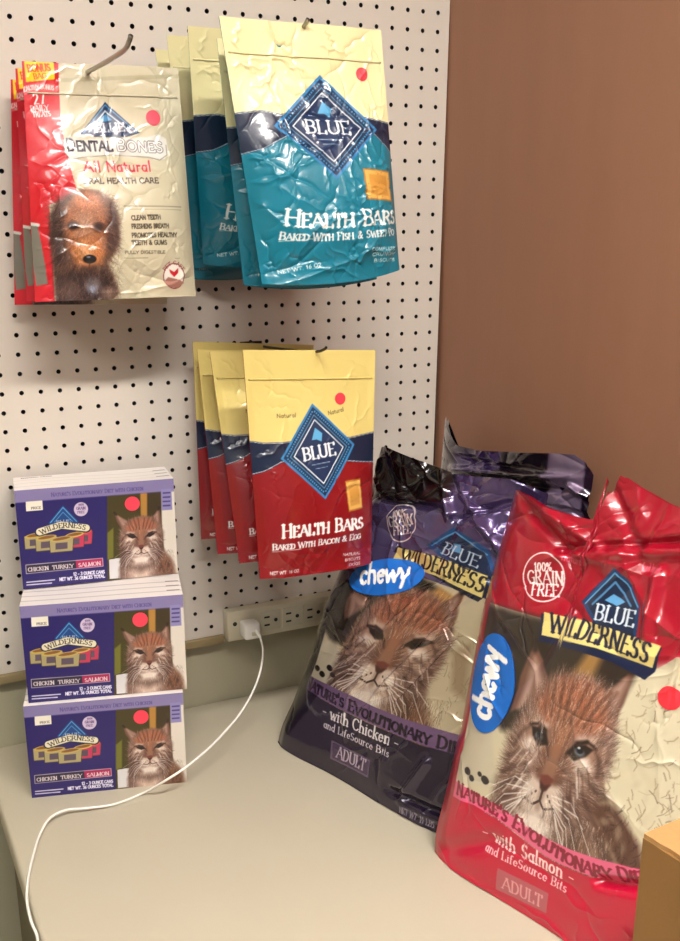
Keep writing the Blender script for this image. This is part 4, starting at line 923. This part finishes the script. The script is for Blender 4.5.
chk, cpan, cdisp, corg, cxyd = make_bag('cat_food_bag', [(275, 746), (440, 838)], math.radians(20), [(275, 746), (293, 702), (308, 662), (322, 615), (345, 560), (372, 498), (387, 447)], .335,
    [(370, 445), (387, 447), (410, 457), (440, 468), (455, 474), (480, 478), (520, 482), (560, 500)], .10,
    art_chicken, (42, 32, 62), 77, M_PURPLE, (80, .0028, 44), crest_c,
    [(378, 498, 440, 508, .005, -.008), (440, 468, 452, 520, .006, .01), (455, 520, 510, 500, .005, -.008), (460, 490, 500, 550, .006, .008), (390, 790, 450, 820, .006, -.009), (430, 760, 400, 800, .006, .006), (385, 690, 470, 600, .003, .004), (400, 600, 470, 570, .003, -.004), (395, 625, 450, 575, .002, .003), (400, 700, 455, 640, .002, -.003)],
    'dark purple bag of chicken cat food with a bobcat picture, beside the pink bag', 'foil bags of cat food')

# oval store labels and round sticker
x, y = span.xy(488.5, 683); t = span.xy(496.5, 634); bt = span.xy(480, 732); L = math.hypot(t[0]-bt[0], t[1]-bt[1])/2; an = math.atan2(t[1]-bt[1], t[0]-bt[0])
w1 = span.xy(470, 690); w2 = span.xy(508, 678); Wd = math.hypot(w1[0]-w2[0], w1[1]-w2[1])/2
disc_patch(span, sdisp, (x, y), L, Wd, an, chewy(0, L, Wd, [(-L*72, -Wd*26), (L*70, -Wd*26)], Wd*92), 'oval_label', M_STICKG, sal, sorg, nr=70, nt=160, off=.0012)['label'] = 'glossy blue oval label with white lettering'
x, y = span.xy(670, 698); disc_patch(span, sdisp, (x, y), .0115, .0115, 0, flat((232, 48, 62)), 'price_sticker', M_STICK, sal, sorg)
x, y = cpan.xy(384, 577); t = cpan.xy(421, 574); bt = cpan.xy(348, 580); L = math.hypot(t[0]-bt[0], t[1]-bt[1])/2; an = math.atan2(t[1]-bt[1], t[0]-bt[0])
w1 = cpan.xy(384, 559); w2 = cpan.xy(384, 595); Wd = math.hypot(w1[0]-w2[0], w1[1]-w2[1])/2
disc_patch(cpan, cdisp, (x, y), L, Wd, an, chewy(0, L, Wd, [(-L*66, -Wd*28), (L*62, -Wd*28)], Wd*110), 'oval_label', M_STICKG, chk, corg, nr=70, nt=160, off=.0012)['label'] = 'glossy blue oval label with white lettering'

# second purple bag behind, upright against the brown wall
def back_bag():
    Xf = .575; p1 = onX(437, 440, Xf); p2 = onX(586, 470, Xf)
    y0, y1 = p1[1], p2[1]; W = y0-y1
    pan = Panel((Xf, y0, CT+.002), (0, -1, 0), (.06, 0, .998))
    q = lambda px, py: pan.xy(px, py)
    TLn = np.array([.93, 1])*np.array(sorted([q(*p) for p in [(425, 450), (432, 430), (438, 416), (446, 428), (455, 445), (480, 451), (520, 454), (560, 456), (575, 458), (582, 466), (586, 480)]]))
    nu, nv = 320, 420; S_, T_ = np.meshgrid(np.linspace(0, 1, nu), np.linspace(0, 1, nv)); X = TLn[0, 0]+S_*(TLn[-1, 0]-TLn[0, 0])
    top = np.interp(X, TLn[:, 0], TLn[:, 1]); Y = T_*top; w0 = TLn[-1, 0]
    def b(x, y):
        s_ = np.clip((x-TLn[0, 0])/(w0-TLn[0, 0]), 0, 1); return -.03*np.abs(2*s_-1)**5
    cr = Creases(5, 70, 0, w0, .3, .5, .004, w=(.002, .007), ln=(.03, .12), ang=(.1, .5))
    def fold(px, py, qx, qy, w, A):
        p0, p1 = np.array(q(px, py)), np.array(q(qx, qy)); d = p1-p0; L = np.hypot(*d); d /= L
        t = ((X-p0[0])*d[0]+(Y-p0[1])*d[1])/L; n = -(X-p0[0])*d[1]+(Y-p0[1])*d[0]
        return A*np.exp(-(n/w)**2)*sstep(-.1, .1, t)*sstep(-.1, .1, 1-t)
    D = cr(X, Y)+fold(452, 468, 560, 478, .005, .012)+fold(460, 480, 560, 490, .005, -.008)+fold(455, 455, 520, 470, .004, -.006)+fold(560, 485, 582, 510, .004, .008)
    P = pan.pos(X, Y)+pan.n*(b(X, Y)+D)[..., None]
    cv = Cv(-4, -2, W*100+6, 56, 12, (34, 24, 44), pan.q)
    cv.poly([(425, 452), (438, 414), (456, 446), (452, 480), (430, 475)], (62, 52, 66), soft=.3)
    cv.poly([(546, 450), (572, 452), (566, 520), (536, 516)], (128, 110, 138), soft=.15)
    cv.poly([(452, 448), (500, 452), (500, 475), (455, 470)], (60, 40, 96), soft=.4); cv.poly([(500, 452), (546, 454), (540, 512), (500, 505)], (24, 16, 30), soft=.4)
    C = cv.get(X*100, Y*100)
    e = np.abs(2*S_-1); th = .055*(1-e**4)*(1-.9*sstep(.5, 1, T_))*(.4+.6*sstep(0, .1, T_))
    st = 4; Pb = (pan.pos(X, Y)+pan.n*(b(X, Y)-.0015-th)[..., None])[::st, ::st]; Pb[..., 0] = np.minimum(Pb[..., 0], .653)
    org = np.array([Xf, y0-W/2, CT]); root = empty('cat_food_bag', org)
    tag(root, 'shiny dark purple bag behind the others at the brown wall, only its top showing', 'pet food bag', 'foil bags of cat food')
    P[..., 2] = np.maximum(P[..., 2], CT+.001)
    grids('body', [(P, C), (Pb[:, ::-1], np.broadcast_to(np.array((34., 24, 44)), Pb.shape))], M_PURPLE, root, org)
back_bag()

# ------------------------------------------------------------------ pegboard, walls, counter
def pegboard():
    p = .0254; r = .0031; c0, c1 = -8, 25; r0, r1 = -21, 19
    xs0 = (c0-.5)*p; me_v = []; me_f = []; me_m = []
    N = 12; th = [2*PI*k/N+PI/4 for k in range(N)]
    def edgept(cx, cz, a, hw, he, hz0, hz1):
        dx, dz = math.cos(a), math.sin(a)
        s = 1/max(abs(dx), abs(dz)); dx *= s; dz *= s
        return (cx+dx*(he if dx > 0 else hw), cz+dz*(hz1 if dz > 0 else hz0))
    for c in range(c0, c1+1):
        for k in range(r0, r1+1):
            cx, cz = c*p, OZ-k*p; hw = p/2; he = p/2; z0 = p/2 if k < r1 else .0155; z1 = p/2
            if c == c1: he = .0197-.0082*max(0, min(1, (k+12)/24))*0-.008*(k+16)/36
            b = len(me_v)
            A = [(cx+r*math.cos(t), 0, cz+r*math.sin(t)) for t in th]; B = [(x_, 0, z_) for x_, z_ in (edgept(cx, cz, t, hw, he, z0, z1) for t in th)]
            Cc = [(x_, .005, z_) for x_, _, z_ in A]
            me_v += A+B+Cc
            for i in range(N):
                j = (i+1) % N
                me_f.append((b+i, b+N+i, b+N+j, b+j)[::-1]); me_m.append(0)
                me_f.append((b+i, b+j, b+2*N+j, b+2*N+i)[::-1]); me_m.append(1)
    xR = c1*p+.0197; zt = OZ-r0*p+p/2; zb = OZ-r1*p-.0155
    b = len(me_v); xt, xb = xR-.008*(r0+16)/36, xR-.008*(r1+16)/36
    me_v += [(xt, 0, zt), (xb, 0, zb), (xb, .005, zb), (xt, .005, zt)]; me_f.append((b, b+1, b+2, b+3)); me_m.append(0)
    b = len(me_v); me_v += [(xs0, 0, zb), (xb, 0, zb), (xb, .005, zb), (xs0, .005, zb)]; me_f.append((b, b+1, b+2, b+3)); me_m.append(0)
    mb = MB(); mb.v, mb.f, mb.m, mb.sm = me_v, me_f, me_m, [False]*len(me_f)
    root = empty('pegboard', (0, 0, zb)); tag(root, 'off-white perforated pegboard covering the wall behind the hanging pouches', 'pegboard')
    mb.build('board', [M_PEG, M_HOLE], root, (0, 0, zb))
    mb = MB(); mb.box(((xs0+.655)/2, .0085, (zt+zb)/2), (.655-xs0, .0045, zt-zb)); mb.build('shade_sheet', M_BACK, root, (0, 0, zb))  # dark sheet added so the holes and right-hand gap read as shaded
    mb = MB(); xe = float(onY(227, 613, -.02)[0])-.001; mb.box(((xs0+xe)/2, .002, zb-.0065), (xe-xs0, .018, .0125), bev=.0012); mb.build('edge_trim', M_TRIM, root, (0, 0, zb))
pegboard()
XL, XRW, YB, YF, ZC = -2.2, .656, .012, -2.6, 2.75
def struct(name, mb, m): o = mb.build(name, m); o['kind'] = 'structure'; return o
mb = MB(); mb.box(((XL+XRW)/2+.3, YB+.05, ZC/2), (XRW-XL+.7, .1, ZC)); struct('wall_back', mb, M_WALL)
mb = MB(); mb.box((XRW+.03, (YB+YF)/2, ZC/2), (.06, YB-YF, ZC)); struct('wall_right', mb, M_BROWN)
mb = MB(); mb.box(((XL+XRW)/2, (YB+YF)/2, -.05), (XRW-XL+.4, YB-YF+.4, .1)); struct('floor', mb, M_FLOOR)
mb = MB(); mb.box(((XL+XRW)/2, (YB+YF)/2, ZC+.05), (XRW-XL+.4, YB-YF+.4, .1)); struct('ceiling', mb, M_CEIL)
mb = MB(); mb.box((XL-.05, (YB+YF)/2, ZC/2), (.1, YB-YF, ZC)); struct('wall_left', mb, M_WALL)
# counter
cl = -.1010; root = empty('counter', ((cl+XRW)/2, -.42, 0)); tag(root, 'beige laminate counter top below the pegboard, with a rounded left end', 'counter')
ORG = tuple(root.location)
mb = MB(); mb.box(((cl+XRW)/2, (YB-.95)/2, CT-.016), (XRW-cl-.006, .95+YB-.004, .032), bev=.006); mb.build('worktop', M_COUNTER, root, ORG)
mb = MB(); mb.box(((cl+XRW)/2+.012, (YB-.90)/2, (CT-.033)/2), (XRW-cl-.035, .90+YB-.004, CT-.033)); mb.build('side_panel', M_CABINET, root, ORG)

# ------------------------------------------------------------------ power strip, charger and cable
A = onY(227, 613, -.02); Zs0 = onY(229, 642, -.02)[2]; sx0 = A[0]; sz1 = A[2]; sx1 = .63
root = empty('power_strip', ((sx0+sx1)/2, 0, Zs0)); tag(root, 'beige multi-outlet power strip fixed along the lower edge of the pegboard', 'power strip'); so = tuple(root.location)
zc = (sz1+Zs0)/2; hh = sz1-Zs0
mb = MB(); mb.box(((sx0+sx1)/2, -.0105, zc), (sx1-sx0, .0205, hh), bev=.002); mb.build('housing', M_STRIP, root, so)
mb = MB(); mb.cyl((sx0+.012, -.0215, zc+.004), (sx0+.012, -.0205, zc+.004), .0034, m=0); mb.build('screw_hole', M_SLOT, root, so)
for k in range(8):
    ox = sx0+.034+.037*k
    if ox > sx1-.02: break
    if k == 0: continue
    o = MB().box((ox, -.0214, zc), (.033, .0014, .032), bev=.0006).build('outlet', M_OUT, root, so)
    mb = MB()
    for dz in (-.0065, .0065): mb.box((ox-.006, -.0222, zc+dz), (.009, .0008, .0028))
    mb.build('slot', M_SLOT, o, (0, 0, 0)); mb = MB(); mb.cyl((ox+.009, -.0226, zc), (ox+.009, -.0218, zc), .0031)
    mb.build('ground_hole', M_SLOT, o, (0, 0, 0))
for o in bpy.data.objects:
    if o.name.startswith(('slot', 'ground_hole')): o.location = (-so[0], -so[1], -so[2])
# charger cube
cc = onY(250, 629, -.036); root = empty('usb_charger', (cc[0], -.022, cc[2]-.013)); tag(root, 'small white cube phone charger plugged into the left end of the power strip', 'charger'); co = tuple(root.location)
mb = MB(); mb.box((cc[0], -.036, cc[2]), (.026, .027, .026), bev=.004); mb.build('body', M_CHG, root, co)
mb = MB(); mb.box((cc[0]+.004, -.0502, cc[2]-.003), (.013, .0012, .006), bev=.0004); mb.build('usb_port', M_OUT, root, co)
pl = onY(259, 634, -.052)
pts = [tuple(onY(257, 632, -.0505)), tuple(onY(260, 637, -.064)), tuple(onY(263, 654, -.078)), tuple(onY(257, 682, -.11)), tuple(onY(241, 712, -.155)), tuple(onY(216, 741, -.20)), tuple(onY(190, 764, -.226)), tuple(onY(168, 779, -.236))]
for px, py, z in [(143, 793, .004), (115, 804, .003), (88, 808, .006), (66, 810, .009), (50, 818, .009), (40, 834, .004), (33, 856, .0028), (28, 880, .0028), (27, 900, .003), (31, 921, .004), (37, 936, .0035)]:
    pts.append(tuple(onZ(px, py, CT+z)))
pts.append(tuple(onZ(45, 955, CT-.002))); pts.append(tuple(onZ(52, 980, CT-.03)))
pts[-2] = (cl-.004, pts[-2][1], CT+.001); pts[-1] = (cl-.008, pts[-1][1], CT-.05); pts.append((cl-.007, pts[-1][1]-.02, CT-.16))
mb = MB(); mb.tube(pts, .0017, 8, sub=8)
mb.build('charging_cable', M_CHG); o = bpy.data.objects['charging_cable']
tag(o, 'thin white charging cable from the cube charger over the left edge of the counter', 'cable')
mb = MB(); mb.cyl(tuple(onY(256.5, 631, -.0490)), pts[1], .0031, r2=.0024); q = mb.build('cable_plug', M_CHG); q.parent = o; q['label'] = 'white plug end at the charger'

# ------------------------------------------------------------------ brown carton at the lower right
zt = OZ-.385; k1 = np.array(onZ(643, 838, zt)); k2 = np.array(onZ(680, 862, zt)); k3 = np.array(onZ(668, 823, zt))
yaw = math.atan2(k2[0]-k1[0], -(k2[1]-k1[1]))
Rz = Matrix.Rotation(yaw, 3, 'Z'); cw, cl_, chh = .20, .26, zt-CT
root = empty('cardboard_carton', (k1[0], k1[1], CT), yaw); tag(root, 'plain brown cardboard carton in front of the pink cat food bag', 'carton')
n = 40; X, Z = np.meshgrid(np.linspace(0, cl_, n), np.linspace(0, chh, 20))
mb = MB(); t = .004
for c, d in (((t/2, -cl_/2, chh/2), (t, cl_, chh)), ((cw-t/2, -cl_/2, chh/2), (t, cl_, chh)), ((cw/2, -t/2, chh/2), (cw-2*t, t, chh)), ((cw/2, -cl_+t/2, chh/2), (cw-2*t, t, chh)), ((cw/2, -cl_/2, t/2), (cw-2*t, cl_-2*t, t))): mb.box(c, d)
mb.build('walls', M_CARTON, root)
r = random.Random(4); mb = MB(); m_ = 60; vs = []
for i in range(m_+1):
    y = -cl_*i/m_; e = r.uniform(0, .0016)+(.002 if 12 < i < 20 else 0)
    vs += [(.0005+e, y, chh+.0042), (cw, y, chh+.0042), (cw, y, chh), (.0002+e*1.6, y, chh)]
fs = []
for i in range(m_):
    for k in range(4): fs.append((i*4+k, i*4+(k+1) % 4, (i+1)*4+(k+1) % 4, (i+1)*4+k))
fs += [(0, 3, 2, 1), (m_*4, m_*4+1, m_*4+2, m_*4+3)]
mb.add(vs, fs); mb.build('flap', M_KRAFT, root)['label'] = 'lighter top flap with a torn edge'

# ------------------------------------------------------------------ light
def lamp(x, y, lx, ly, e, name='ceiling_light', label=''):
    root = empty(name, (x, y, ZC-.05)); tag(root, label, 'light')
    mb = MB(); t = .02
    for c, d in (((x-lx/2-t/2, y, ZC-.028), (t, ly+2*t, .05)), ((x+lx/2+t/2, y, ZC-.028), (t, ly+2*t, .05)), ((x, y-ly/2-t/2, ZC-.028), (lx, t, .05)), ((x, y+ly/2+t/2, ZC-.028), (lx, t, .05))): mb.box(c, d)
    mb.build('frame', M_FRAME, root, tuple(root.location))
    MB().box((x, y, ZC-.03), (lx, ly, .01)).build('diffuser', e, root, tuple(root.location))
def emis(n, s):
    m = M_LAMP.copy(); m.name = n; m.node_tree.nodes['Principled BSDF'].inputs['Emission Strength'].default_value = s; return m
lamp(.15, -1.5, 1.2, .16, emis('lamp_bright', 122), label='long ceiling light above the counter')
lamp(-1.1, -1.7, .3, 1.15, emis('added_side_lamp', 20), label='unseen ceiling light added at the left for reflections on the foil')  # extra lamp, added to give the foil creases more reflections
w = bpy.data.worlds.new('world'); SC.world = w; w.use_nodes = True
w.node_tree.nodes['Background'].inputs[0].default_value = (1, .965, .92, 1); w.node_tree.nodes['Background'].inputs[1].default_value = .27
SC.view_settings.view_transform = 'Standard'; SC.view_settings.look = 'None'; SC.view_settings.exposure = -.06; SC.view_settings.gamma = 1
SC.view_settings.use_curve_mapping = False
